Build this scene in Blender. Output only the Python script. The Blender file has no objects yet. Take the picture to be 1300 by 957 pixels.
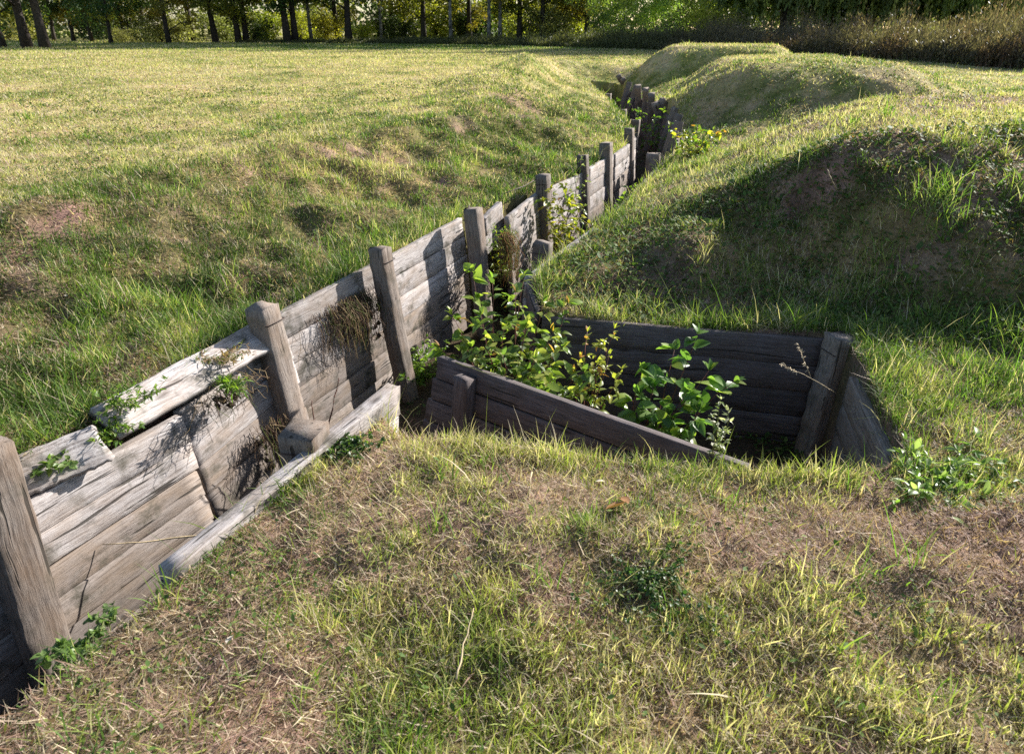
import bpy, math, random
import numpy as np
from mathutils import Vector, Matrix, Quaternion
random.seed(7)
rng = np.random.default_rng(11)
R = math.radians
scene = bpy.context.scene
COL = scene.collection
CAMZ = 1.5
F = 867.0
PITCH = R(24.6)

def at(px, py, z):
    """point of the place at height z that the photograph shows at (px, py)"""
    u = (px - 650) / F
    v = (433 - py) / F
    y = math.cos(PITCH) + v * math.sin(PITCH)
    zz = -math.sin(PITCH) + v * math.cos(PITCH)
    t = (z - CAMZ) / zz
    return Vector((u * t, y * t, z))

# ------------------------------------------------------------------ noise
def _h(ix, iy, seed):
    n = (ix.astype(np.int64) * 374761393 + iy.astype(np.int64) * 668265263 + seed * 974634777) & 0xffffffff
    n = ((n ^ (n >> 13)) * 1274126177) & 0xffffffff
    n = (n ^ (n >> 16)) & 0xffffff
    return n / float(0xffffff)

def vnoise(x, y, s, seed=0):
    x = np.asarray(x, float) / s + 1000.3 + seed * 7.7
    y = np.asarray(y, float) / s + 1000.7 + seed * 3.1
    ix = np.floor(x); iy = np.floor(y)
    fx = x - ix; fy = y - iy
    fx = fx * fx * (3 - 2 * fx); fy = fy * fy * (3 - 2 * fy)
    a = _h(ix, iy, seed); b = _h(ix + 1, iy, seed); c = _h(ix, iy + 1, seed); d = _h(ix + 1, iy + 1, seed)
    return (a + (b - a) * fx) * (1 - fy) + (c + (d - c) * fx) * fy

def sstep(a, b, x):
    t = np.clip((np.asarray(x, float) - a) / (b - a), 0, 1)
    return t * t * (3 - 2 * t)

def sd_poly(x, y, poly):
    x = np.asarray(x, float); y = np.asarray(y, float)
    d = np.full(x.shape, 1e9); ins = np.zeros(x.shape, bool)
    n = len(poly)
    for i in range(n):
        ax, ay = poly[i]; bx, by = poly[(i + 1) % n]
        ex, ey = bx - ax, by - ay
        wx, wy = x - ax, y - ay
        t = np.clip((wx * ex + wy * ey) / (ex * ex + ey * ey), 0, 1)
        d = np.minimum(d, (wx - ex * t) ** 2 + (wy - ey * t) ** 2)
        c = ((ay > y) != (by > y))
        xi = ax + (y - ay) * ex / (ey if abs(ey) > 1e-9 else 1e-9)
        ins ^= (c & (x < xi))
    d = np.sqrt(d)
    return np.where(ins, -d, d)

# ------------------------------------------------------------------ the lie of the land
LEFT = [(-3.3, -2), (-2.4, .3), (-1.96, 1.3), (-1.66, 2.08), (-1.42, 2.64), (-1.24, 3.17), (-.88, 4.07), (-.37, 5.31), (.29, 6.39),
        (.79, 7.29), (1.45, 8.9), (1.78, 10.2), (1.97, 12.5), (2.1, 16), (2.2, 20.5), (2.35, 21.6)]
RIGHT = [(3.1, 21.4), (3.1, 20), (3.02, 16.5), (2.98, 14), (2.82, 12), (2.4, 10), (2.05, 9), (1.5, 7.6), (.68, 5.5), (.12, 4.3)]
PIT = [(.17, 3.82), (1.78, 3.42), (1.70, 3.0), (1.5, 2.2), (1.2, 2.07), (.9, 2.10), (.4, 2.18), (0, 2.29), (-.44, 2.44)]
RIGHTN = [(-.56, 2.62), (-.76, 2.21), (-.9, 1.92), (-1.01, 1.61), (-1.5, .55), (-2.45, -2)]
TRENCH = LEFT + RIGHT + PIT + RIGHTN
M1 = [(1.85, 5.15), (2.05, 5.9), (2.9, 7.5), (4.6, 8.2), (9, 8.0), (9, 4.9), (4.0, 4.95), (2.6, 4.85)]
M2 = [(4.1, 12.9), (5.0, 15.6), (6.6, 16.2), (6.3, 12.6), (5.7, 11.6), (5.0, 11.9)]
M3 = [(4.5, 20.2), (5.2, 22.0), (7.4, 21.6), (6.6, 19.2), (5.6, 19.4)]
_cy = np.array([-2, .3, 2.1, 3.2, 4.3, 5.4, 7.4, 9, 10.2, 12.5, 16, 21, 30])
_cx = np.array([-2.9, -2.0, -1.25, -.85, -.4, .1, 1.1, 1.78, 2.1, 2.4, 2.55, 2.7, 3.0])

_ry = np.array([3.6, 4.3, 5.5, 7.6, 9, 10, 12, 14, 16.5]); _rx = np.array([.0, .12, .68, 1.5, 2.05, 2.4, 2.82, 2.98, 3.02])
def H(x, y, full=True):
    x = np.asarray(x, float); y = np.asarray(y, float)
    sd = sd_poly(x, y, TRENCH)
    w = np.maximum(sd, 0)
    r = np.hypot(x, y)
    left = sstep(-.4, .4, np.interp(y, _cy, _cx) - x)
    left = np.where(y > 21.5, sstep(-2, 2, 2.4 - x), left)
    fld = .47 + .05 * (vnoise(x, y, 9, 3) - .5) * sstep(8, 20, r)
    # left bank
    amp = .10 + .30 * sstep(9, 17, y) * (1 - sstep(19.5, 24, y))
    wc = 2.0 + .5 * vnoise(y, y * 0, 2.5, 5) - .7 * sstep(12, 18, y)
    lipw = 1.75 + .22 * (vnoise(x, y, 1.6, 9) - .5) + .35 * sstep(3, 1, y)
    tl = np.clip((w - .03) / lipw, 0, 1)
    zl = .13 + (fld + .05 - .13) * (.45 * tl + .55 * tl ** 2.2) + amp * np.exp(-((w - wc) / .75) ** 2) * (.25 + .75 * sstep(7, 12, y))
    far = sstep(21.5, 24.5, y)
    zl = zl * (1 - far) + (fld + amp * np.exp(-((w - wc) / .75) ** 2)) * far
    # right side
    zr = (.36 * sstep(7.5, 14, r)) * sstep(0, 1.3, w)
    zr = np.where(y > 21.5, zr * (1 - far) + fld * far, zr)
    zr = zr + .10 * np.exp(-(((x - 1.5) / .9) ** 2 + ((y - 1.55) / .45) ** 2)) + .06 * np.exp(-((x - .1) / .6) ** 2 - ((y - 1.7) / .4) ** 2)
    zr = zr + .08 * sstep(1.4, .3, y) - .10 * np.exp(-((x - .9) / 1.1) ** 2 - ((y - 3.75) / .35) ** 2)
    wob = .34 * (vnoise(x, y, .9, 8) - .5) + .16 * (vnoise(x, y, .37, 18) - .5)
    def mound(poly, top, fall, exp=1.0):
        d = np.maximum(sd_poly(x, y, poly) + wob, 0)
        return top * sstep(fall, 0, d)
    xr = np.interp(y, _ry, _rx)
    def lin(t): t = np.clip(t, 0, 1); return .55 * t + .45 * t * t * (3 - 2 * t)
    A = lin((x + wob * .5 - xr - .02) * .91 / 2.0)
    sh = sstep(1.9, 2.7, x)
    B_ = lin((y + wob * .9 - (3.72 + .12 * np.sin(x * 1.3) - .75 * sh) + .06 * np.maximum(x - 3, 0)) / (1.30 + .62 * sh))
    Cb = 1 - sstep(7.2, 9.6, y - .12 * (x - 3))
    m1 = (.84 - .05 * sstep(5, 9, x) - .30 * sstep(8, 12, x)) * A * B_ * Cb
    m2 = mound(M2, .74, 2.1)
    m3 = mound(M3, .86, 1.7)
    zr = zr + (np.maximum(np.maximum(m1, m2), m3)) * np.where(r > 8, (1 - zr * .45), 1)
    z = zl * left + zr * (1 - left)
    z = z - .05 * np.exp(-((x + .5) / .22) ** 2 - ((y - 2.45) / .22) ** 2)
    if full:
        out = sstep(.0, .25, sd)
        slope = sstep(.0, .4, w) * sstep(2.1, 1.5, w) * left
        k = sstep(40, 8, r)
        mf = sstep(.1, .6, A) * sstep(.02, .25, B_) * sstep(1, .75, B_) * (1 - left) * (y < 6)
        slope = np.maximum(slope, mf)
        z = z + out * ((.03 + .10 * slope) * (vnoise(x, y, .55, 1) - .5) + (.025 + .085 * slope) * (vnoise(x, y, .19, 2) - .5)) * (.4 + .6 * k)
        z = z + (.014 + .016 * (r < 3)) * (vnoise(x, y, .08, 4) - .5) * k * (.3 + .7 * out) + .03 * (r < 3.2) * out * (vnoise(x, y, .21, 14) - .5)
    fl = -.74 + .07 * (vnoise(x, y, .4, 6) - .5) + .03 * (vnoise(x, y, .12, 7) - .5)
    fl = fl + (fl * 0 + .35) * sstep(19.5, 21.5, y)
    c = sstep(.025, -.025, sd)
    return z * (1 - c) + fl * c

def H1(x, y):
    return float(H(np.array([x]), np.array([y]))[0])

# ------------------------------------------------------------------ patchiness of the turf: dryness, bareness
def dryness(x, y):
    d = .36 * vnoise(x, y, 1.3, 21) + .34 * vnoise(x, y, .45, 22) + .30 * vnoise(x, y, .15, 23)
    d = .5 + (d - .5) * 1.35 + .12 * (np.asarray(y) < 2.4) * (np.asarray(x) > -1.3)
    r = np.hypot(x, y)
    d = d + .10 * np.exp(-((x - .1) / .45) ** 2 - ((y - 1.75) / .35) ** 2)
    d = d + .32 * np.exp(-((x - 1.45) / .6) ** 2 - ((y - 1.62) / .2) ** 2)
    return d

def bareness(x, y):
    b = .34 * vnoise(x, y, .8, 31) + .36 * vnoise(x, y, .34, 32) + .30 * vnoise(x, y, .14, 33)
    b = b + .75 * np.exp(-((x - 1.40) / .60) ** 2 - ((y - 1.64) / .22) ** 2) + .22 * np.exp(-((x - .0) / .35) ** 2 - ((y - 1.78) / .22) ** 2)
    b = b + .0 * b
    m1d = sd_poly(x, y, M1)
    b = b + .05 * np.exp(-((m1d - .45) / .5) ** 2) * (np.asarray(y) < 6.2)
    sd = sd_poly(x, y, TRENCH)
    b = b - .16 * (np.asarray(x) < np.interp(y, _cy, _cx)) + .11 * np.exp(-((sd - 1.6) / .22) ** 2) * (np.asarray(x) < np.interp(y, _cy, _cx)) * (np.asarray(y) < 14) - .3 * np.exp(-((x + 3.0) / .7) ** 2 - ((y - 4.3) / .9) ** 2)
    return b

# ------------------------------------------------------------------ materials
def newmat(name):
    m = bpy.data.materials.new(name); m.use_nodes = True
    nt = m.node_tree; nt.nodes.clear()
    return m, nt, nt.nodes, nt.links

def N(ns, t, **kw):
    n = ns.new(t)
    for k, v in kw.items():
        setattr(n, k, v)
    return n

def leaf_material(name, base=None, trans=.45, rough=.5, spec=.35, attr='tint', hue=0.0, tboost=(1.25, 1.35, .6)):
    m, nt, ns, lk = newmat(name)
    out = N(ns, 'ShaderNodeOutputMaterial')
    if base is None:
        c = N(ns, 'ShaderNodeAttribute', attribute_name=attr).outputs['Color']
    else:
        rgb = N(ns, 'ShaderNodeRGB'); rgb.outputs[0].default_value = (*base, 1); c = rgb.outputs[0]
    if hue:
        oi = N(ns, 'ShaderNodeObjectInfo')
        hs = N(ns, 'ShaderNodeHueSaturation')
        mr = N(ns, 'ShaderNodeMapRange'); mr.inputs[3].default_value = .5 - hue; mr.inputs[4].default_value = .5 + hue
        lk.new(oi.outputs['Random'], mr.inputs[0]); lk.new(mr.outputs[0], hs.inputs['Hue']); lk.new(c, hs.inputs['Color'])
        c = hs.outputs[0]
    p = N(ns, 'ShaderNodeBsdfPrincipled'); p.inputs['Roughness'].default_value = rough
    p.inputs['Specular IOR Level'].default_value = spec
    lk.new(c, p.inputs['Base Color'])
    tr = N(ns, 'ShaderNodeBsdfTranslucent')
    mm = N(ns, 'ShaderNodeMix', data_type='RGBA', blend_type='MULTIPLY'); mm.inputs[0].default_value = 1
    mm.inputs[7].default_value = (*tboost, 1)
    lk.new(c, mm.inputs[6]); lk.new(mm.outputs[2], tr.inputs['Color'])
    mx = N(ns, 'ShaderNodeMixShader'); mx.inputs[0].default_value = trans
    lk.new(p.outputs[0], mx.inputs[1]); lk.new(tr.outputs[0], mx.inputs[2]); lk.new(mx.outputs[0], out.inputs[0])
    return m

def ramp(ns, stops, interp='LINEAR'):
    r = N(ns, 'ShaderNodeValToRGB'); cr = r.color_ramp; cr.interpolation = interp
    while len(cr.elements) < len(stops): cr.elements.new(.5)
    for e, (p, c) in zip(cr.elements, stops):
        e.position = p; e.color = (*c, 1) if len(c) == 3 else c
    return r

def wood_material(name, dark, mid, pale, warm, moss=.25):
    m, nt, ns, lk = newmat(name)
    out = N(ns, 'ShaderNodeOutputMaterial'); p = N(ns, 'ShaderNodeBsdfPrincipled')
    tc = N(ns, 'ShaderNodeTexCoord'); oi = N(ns, 'ShaderNodeObjectInfo')
    off = N(ns, 'ShaderNodeVectorMath', operation='ADD')
    mul = N(ns, 'ShaderNodeVectorMath', operation='SCALE'); mul.inputs['Scale'].default_value = 37.0
    cmb = N(ns, 'ShaderNodeCombineXYZ')
    for i in range(3): lk.new(oi.outputs['Random'], cmb.inputs[i])
    lk.new(cmb.outputs[0], mul.inputs[0]); lk.new(tc.outputs['Object'], off.inputs[0]); lk.new(mul.outputs[0], off.inputs[1])
    def mapped(sx, sy, sz):
        mp = N(ns, 'ShaderNodeMapping'); mp.inputs['Scale'].default_value = (sx, sy, sz); lk.new(off.outputs[0], mp.inputs[0]); return mp
    # gentle waviness of the grain
    warp = N(ns, 'ShaderNodeTexNoise'); warp.inputs['Scale'].default_value = 2.2; lk.new(off.outputs[0], warp.inputs[0])
    wv = N(ns, 'ShaderNodeVectorMath', operation='MULTIPLY_ADD'); wv.inputs[1].default_value = (0, .05, .05)
    lk.new(warp.outputs['Color'], wv.inputs[0]); lk.new(off.outputs[0], wv.inputs[2])
    def nz(sc, det, rough, scale=(1, 1, 1)):
        mp = N(ns, 'ShaderNodeMapping'); mp.inputs['Scale'].default_value = scale; lk.new(wv.outputs[0], mp.inputs[0])
        n = N(ns, 'ShaderNodeTexNoise'); n.inputs['Scale'].default_value = sc; n.inputs['Detail'].default_value = det
        n.inputs['Roughness'].default_value = rough; lk.new(mp.outputs[0], n.inputs[0]); return n
    grain = nz(1, 6, .72, (3, 130, 130))
    fine = nz(1, 3, .7, (14, 420, 420))
    blot = nz(5, 4, .6, (1, 2.2, 2.2))
    crack = nz(1, 2, .5, (1.6, 38, 38))
    r1 = ramp(ns, [(.36, dark), (.46, mid), (.56, pale), (.70, mid)])
    mixv = N(ns, 'ShaderNodeMath', operation='MULTIPLY_ADD'); mixv.inputs[1].default_value = .6
    add2 = N(ns, 'ShaderNodeMath', operation='MULTIPLY'); add2.inputs[1].default_value = .4
    lk.new(fine.outputs[0], add2.inputs[0]); lk.new(grain.outputs[0], mixv.inputs[0]); lk.new(add2.outputs[0], mixv.inputs[2])
    lk.new(mixv.outputs[0], r1.inputs[0])
    wr = ramp(ns, [(.42, (0, 0, 0)), (.68, (1, 1, 1))]); lk.new(blot.outputs[0], wr.inputs[0])
    m1 = N(ns, 'ShaderNodeMix', data_type='RGBA'); m1.inputs[7].default_value = (*warm, 1)
    sc = N(ns, 'ShaderNodeMath', operation='MULTIPLY'); sc.inputs[1].default_value = .55
    lk.new(wr.outputs[0], sc.inputs[0]); lk.new(sc.outputs[0], m1.inputs[0]); lk.new(r1.outputs[0], m1.inputs[6])
    # dark drying cracks along the grain
    cr = ramp(ns, [(.30, (1, 1, 1)), (.335, (0, 0, 0))]); lk.new(crack.outputs[0], cr.inputs[0])
    m2 = N(ns, 'ShaderNodeMix', data_type='RGBA'); m2.inputs[7].default_value = (.03, .025, .02, 1)
    s2 = N(ns, 'ShaderNodeMath', operation='MULTIPLY'); s2.inputs[1].default_value = .85
    lk.new(cr.outputs[0], s2.inputs[0]); lk.new(s2.outputs[0], m2.inputs[0]); lk.new(m1.outputs[2], m2.inputs[6])
    # knots
    vo = N(ns, 'ShaderNodeTexVoronoi'); vm = mapped(2.2, 6.5, 6.5); lk.new(vm.outputs[0], vo.inputs[0]); vo.inputs['Scale'].default_value = 1.0
    kr = ramp(ns, [(.05, (1, 1, 1)), (.13, (.0, .0, .0))]); lk.new(vo.outputs['Distance'], kr.inputs[0])
    m3 = N(ns, 'ShaderNodeMix', data_type='RGBA'); m3.inputs[7].default_value = (dark[0] * .6, dark[1] * .5, dark[2] * .4, 1)
    s3 = N(ns, 'ShaderNodeMath', operation='MULTIPLY'); s3.inputs[1].default_value = .7
    lk.new(kr.outputs[0], s3.inputs[0]); lk.new(s3.outputs[0], m3.inputs[0]); lk.new(m2.outputs[2], m3.inputs[6])
    # blotches of dirt and algae, in world size
    g = N(ns, 'ShaderNodeNewGeometry')
    mo = N(ns, 'ShaderNodeTexNoise'); mo.inputs['Scale'].default_value = 7; mo.inputs['Detail'].default_value = 6; mo.inputs['Roughness'].default_value = .65
    lk.new(g.outputs['Position'], mo.inputs[0])
    mr = ramp(ns, [(.52, (0, 0, 0)), (.66, (1, 1, 1))]); lk.new(mo.outputs[0], mr.inputs[0])
    m4 = N(ns, 'ShaderNodeMix', data_type='RGBA'); m4.inputs[7].default_value = (.06, .056, .04, 1)
    s4 = N(ns, 'ShaderNodeMath', operation='MULTIPLY'); s4.inputs[1].default_value = moss
    lk.new(mr.outputs[0], s4.inputs[0]); lk.new(s4.outputs[0], m4.inputs[0]); lk.new(m3.outputs[2], m4.inputs[6])
    # brightness differs from board to board
    hs = N(ns, 'ShaderNodeHueSaturation'); mrg = N(ns, 'ShaderNodeMapRange'); mrg.inputs[3].default_value = .78; mrg.inputs[4].default_value = 1.18
    lk.new(oi.outputs['Random'], mrg.inputs[0]); lk.new(mrg.outputs[0], hs.inputs['Value']); lk.new(m4.outputs[2], hs.inputs['Color'])
    lk.new(hs.outputs[0], p.inputs['Base Color'])
    p.inputs['Roughness'].default_value = .85; p.inputs['Specular IOR Level'].default_value = .25
    b = N(ns, 'ShaderNodeBump'); b.inputs['Strength'].default_value = .75; b.inputs['Distance'].default_value = .006
    hb = N(ns, 'ShaderNodeMath', operation='SUBTRACT'); lk.new(mixv.outputs[0], hb.inputs[0]); lk.new(cr.outputs[0], hb.inputs[1])
    lk.new(hb.outputs[0], b.inputs['Height']); lk.new(b.outputs[0], p.inputs['Normal'])
    lk.new(p.outputs[0], out.inputs[0])
    return m

W_PALE = wood_material('weathered_boards', (.09, .076, .07), (.28, .25, .24), (.47, .435, .42), (.25, .18, .125), .8)
W_POST = wood_material('post_wood', (.06, .048, .042), (.155, .128, .112), (.27, .23, .20), (.19, .125, .08), .5)
W_BROWN = wood_material('damp_brown_boards', (.07, .056, .048), (.19, .16, .142), (.29, .25, .225), (.22, .155, .10), .85)
W_DARK = wood_material('shade_toned_boards', (.035, .028, .028), (.10, .083, .083), (.17, .145, .145), (.09, .06, .045), .35)  # older wood, toned darker still so the pit shade sits in the colour
GRASS = leaf_material('grass_blades', None, .45, .6, .25)
LEAFG = leaf_material('shrub_leaf', None, .55, .38, .5)
GCOV = leaf_material('ground_leaf', None, .30, .65, .18)
TREEL = leaf_material('tree_leaf', None, .45, .5, .3, hue=.025)

def simple(name, col, rough=.8, var=.35, scale=20, bump=.3, spec=.3):
    m, nt, ns, lk = newmat(name)
    out = N(ns, 'ShaderNodeOutputMaterial'); p = N(ns, 'ShaderNodeBsdfPrincipled')
    tc = N(ns, 'ShaderNodeTexCoord'); n = N(ns, 'ShaderNodeTexNoise'); n.inputs['Scale'].default_value = scale; n.inputs['Detail'].default_value = 6
    lk.new(tc.outputs['Object'], n.inputs[0])
    r = ramp(ns, [(.3, tuple(c * (1 - var) for c in col)), (.7, tuple(min(1, c * (1 + var)) for c in col))]); lk.new(n.outputs[0], r.inputs[0])
    lk.new(r.outputs[0], p.inputs['Base Color']); p.inputs['Roughness'].default_value = rough; p.inputs['Specular IOR Level'].default_value = spec
    b = N(ns, 'ShaderNodeBump'); b.inputs['Strength'].default_value = bump; b.inputs['Distance'].default_value = .02
    lk.new(n.outputs[0], b.inputs['Height']); lk.new(b.outputs[0], p.inputs['Normal']); lk.new(p.outputs[0], out.inputs[0])
    return m

STEM_RED = simple('reddish_stem', (.13, .05, .035), .6)
STEM_GRN = simple('green_stem', (.13, .14, .04), .6)
STRAW = simple('straw', (.42, .33, .20), .7)
BARK = simple('bark', (.045, .036, .03), .9, .5, 9, .8)
BIRCH = simple('birch_bark', (.16, .15, .14), .8, .95, 4, .4)
WIRE = simple('rusty_wire', (.055, .035, .028), .6)
DEADLEAF = leaf_material('dead_leaf', (.36, .19, .09), .25, .6, .2)
PALELEAF = leaf_material('pale_dead_leaf', (.62, .55, .45), .25, .6, .2)
DIRT = simple('root_dirt', (.09, .06, .04), .95, .6, 30, 1.0)

def ground_material():
    m, nt, ns, lk = newmat('turf_and_soil')
    out = N(ns, 'ShaderNodeOutputMaterial'); p = N(ns, 'ShaderNodeBsdfPrincipled')
    a = N(ns, 'ShaderNodeAttribute', attribute_name='tint')
    g = N(ns, 'ShaderNodeNewGeometry')
    n1 = N(ns, 'ShaderNodeTexNoise'); n1.inputs['Scale'].default_value = 60; n1.inputs['Detail'].default_value = 8; n1.inputs['Roughness'].default_value = .75
    n2 = N(ns, 'ShaderNodeTexNoise'); n2.inputs['Scale'].default_value = 9; n2.inputs['Detail'].default_value = 8; n2.inputs['Roughness'].default_value = .7
    n3 = N(ns, 'ShaderNodeTexNoise'); n3.inputs['Scale'].default_value = 1.1; n3.inputs['Detail'].default_value = 9; n3.inputs['Roughness'].default_value = .72
    for n in (n1, n2, n3): lk.new(g.outputs['Position'], n.inputs[0])
    r1 = ramp(ns, [(.3, (.45, .45, .45)), (.7, (1.6, 1.5, 1.4))]); lk.new(n1.outputs[0], r1.inputs[0])
    r2 = ramp(ns, [(.3, (.62, .66, .6)), (.7, (1.35, 1.3, 1.3))]); lk.new(n2.outputs[0], r2.inputs[0])
    r3 = ramp(ns, [(.35, (.75, .9, .7)), (.65, (1.25, 1.12, 1.2))]); lk.new(n3.outputs[0], r3.inputs[0])
    c = a.outputs['Color']
    for r in (r1, r2, r3):
        mm = N(ns, 'ShaderNodeMix', data_type='RGBA', blend_type='MULTIPLY'); mm.inputs[0].default_value = 1
        lk.new(c, mm.inputs[6]); lk.new(r.outputs[0], mm.inputs[7]); c = mm.outputs[2]
    lk.new(c, p.inputs['Base Color']); p.inputs['Roughness'].default_value = .95; p.inputs['Specular IOR Level'].default_value = .1
    b = N(ns, 'ShaderNodeBump'); b.inputs['Strength'].default_value = .9; b.inputs['Distance'].default_value = .02
    s = N(ns, 'ShaderNodeMath', operation='ADD'); lk.new(n1.outputs[0], s.inputs[0]); lk.new(n2.outputs[0], s.inputs[1])
    lk.new(s.outputs[0], b.inputs['Height']); lk.new(b.outputs[0], p.inputs['Normal'])
    lk.new(p.outputs[0], out.inputs[0])
    return m
GROUND = ground_material()

# ------------------------------------------------------------------ mesh + object helpers
def tag(o, label=None, cat=None, group=None, kind=None):
    if label: o['label'] = label
    if cat: o['category'] = cat
    if group: o['group'] = group
    if kind: o['kind'] = kind
    return o

def link(o, parent=None):
    COL.objects.link(o)
    if parent: o.parent = parent
    return o

def empty(name, loc, label, cat, group=None, rz=0):
    o = bpy.data.objects.new(name, None); o.empty_display_size = .1
    o.location = loc; o.rotation_euler = (0, 0, rz)
    return tag(link(o), label, cat, group)

def np_mesh(name, V, faces_idx, loop_tot, mat, colors=None, smooth=False):
    me = bpy.data.meshes.new(name)
    V = np.ascontiguousarray(V, np.float32); faces_idx = np.ascontiguousarray(faces_idx, np.int32); loop_tot = np.ascontiguousarray(loop_tot, np.int32)
    me.vertices.add(len(V)); me.vertices.foreach_set('co', V.ravel())
    me.loops.add(len(faces_idx)); me.loops.foreach_set('vertex_index', faces_idx)
    me.polygons.add(len(loop_tot)); st = np.concatenate([[0], np.cumsum(loop_tot)[:-1]]).astype(np.int32)
    me.polygons.foreach_set('loop_start', st)
    if smooth: me.polygons.foreach_set('use_smooth', np.ones(len(loop_tot), bool))
    if colors is not None:
        a = me.color_attributes.new('tint', 'FLOAT_COLOR', 'POINT')
        c = np.ones((len(V), 4), np.float32); c[:, :3] = colors
        a.data.foreach_set('color', c.ravel())
    me.update(calc_edges=True); me.materials.append(mat)
    return me

class Buf:
    """collects verts / faces / colours of one part"""
    def __init__(s): s.v = []; s.f = []; s.c = []
    def add(s, vs, fs, col=(1, 1, 1)):
        o = len(s.v); s.v += [tuple(v) for v in vs]; s.f += [tuple(i + o for i in f) for f in fs]; s.c += [col] * len(vs)
    def mesh(s, name, mat, smooth=True, colors=True):
        idx = [i for f in s.f for i in f]; tot = [len(f) for f in s.f]
        return np_mesh(name, np.array(s.v), idx, tot, mat, np.array(s.c) if colors else None, smooth)
    def obj(s, name, mat, parent=None, smooth=True, loc=None):
        o = bpy.data.objects.new(name, s.mesh(name, mat, smooth)); link(o, parent)
        if loc is not None: o.location = loc
        return o

def tube(buf, pts, radii, n=6, col=(1, 1, 1), cap=True):
    pts = [Vector(p) for p in pts]; rings = []
    up = Vector((0, 0, 1))
    for i, p in enumerate(pts):
        d = (pts[min(i + 1, len(pts) - 1)] - pts[max(i - 1, 0)]).normalized()
        a = d.cross(up if abs(d.z) < .95 else Vector((1, 0, 0))).normalized(); b = d.cross(a)
        rings.append([p + (a * math.cos(t) + b * math.sin(t)) * radii[i] for t in [2 * math.pi * k / n for k in range(n)]])
    vs = [v for r in rings for v in r]; fs = []
    for i in range(len(pts) - 1):
        for k in range(n):
            fs.append((i * n + k, i * n + (k + 1) % n, (i + 1) * n + (k + 1) % n, (i + 1) * n + k))
    if cap:
        fs.append(tuple(range(n - 1, -1, -1))); fs.append(tuple((len(pts) - 1) * n + k for k in range(n)))
    buf.add(vs, fs, col)

# ------------------------------------------------------------------ GROUND
def axis(segs):
    out = []
    for a, b, s in segs:
        n = max(1, int(round((b - a) / s))); out += list(np.linspace(a, b, n, endpoint=False))
    return out
def grow(start, end, s0, k):
    out = [start]; s = s0
    while abs(out[-1]) < end:
        out.append(out[-1] + math.copysign(s, start if start else 1)); s *= k
    return out
xs = sorted(set(np.round(grow(-8, 420, .25, 1.12)[1:] + axis([(-8, -2.8, .09), (-2.8, 3.7, .026), (3.7, 9, .06), (9, 9.001, 1)]) + grow(9, 420, .2, 1.12)[1:], 4)))
ys = sorted(set(np.round([-60, -30, -15, -8, -5, -3.5] + axis([(-2.5, .6, .12), (.6, 7, .026), (7, 12, .05), (12, 26, .1)]) + grow(26, 620, .25, 1.09), 4)))
X, Y = np.meshgrid(np.array(xs), np.array(ys))
Xf, Yf = X.ravel(), Y.ravel()
Zf = H(Xf, Yf)
nx, ny = len(xs), len(ys)
i, j = np.meshgrid(np.arange(nx - 1), np.arange(ny - 1))
q = (j * nx + i).ravel()
faces = np.stack([q, q + 1, q + nx + 1, q + nx], 1).ravel()

def pal(t, stops):
    t = np.clip(t, 0, 1); P = [s[0] for s in stops]
    return np.stack([np.interp(t, P, [s[1][k] for s in stops]) for k in range(3)], 1)
def ground_color(x, y):
    d = dryness(x, y); b = bareness(x, y); r = np.hypot(x, y)
    turf = pal(d, [(.25, (.075, .085, .024)), (.5, (.15, .14, .055)), (.75, (.24, .19, .10))])
    soil = pal(vnoise(x, y, .12, 41), [(0, (.13, .088, .075)), (1, (.36, .25, .21))])
    k = np.clip(sstep(.42, .66, b) + .35 * sstep(9, 3, r), 0, 1)[:, None]
    far = pal(d, [(.25, (.17, .19, .05)), (.5, (.32, .30, .13)), (.8, (.45, .38, .24))])
    c = turf * (1 - k) + soil * k
    sdq = sd_poly(x, y, TRENCH); onf = (x < np.interp(y, _cy, _cx)) * sstep(1.7, 2.4, sdq)
    f = np.maximum(sstep(7, 16, r), onf)[:, None]; lb = sstep(-22, -8, x) * sstep(0, 8, y - (33 - .45 * np.maximum(x, 0)))
    far = far * (1 - lb[:, None]) + np.array([.12, .17, .04]) * lb[:, None]
    c = c * (1 - f) + far * f
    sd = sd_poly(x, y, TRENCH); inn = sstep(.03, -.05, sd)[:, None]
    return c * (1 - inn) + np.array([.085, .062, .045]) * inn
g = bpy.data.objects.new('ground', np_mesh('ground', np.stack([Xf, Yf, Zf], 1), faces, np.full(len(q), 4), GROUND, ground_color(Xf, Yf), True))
tag(link(g), 'grassy meadow and earth banks with the trench cut into them', 'ground', None, 'structure')

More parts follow.
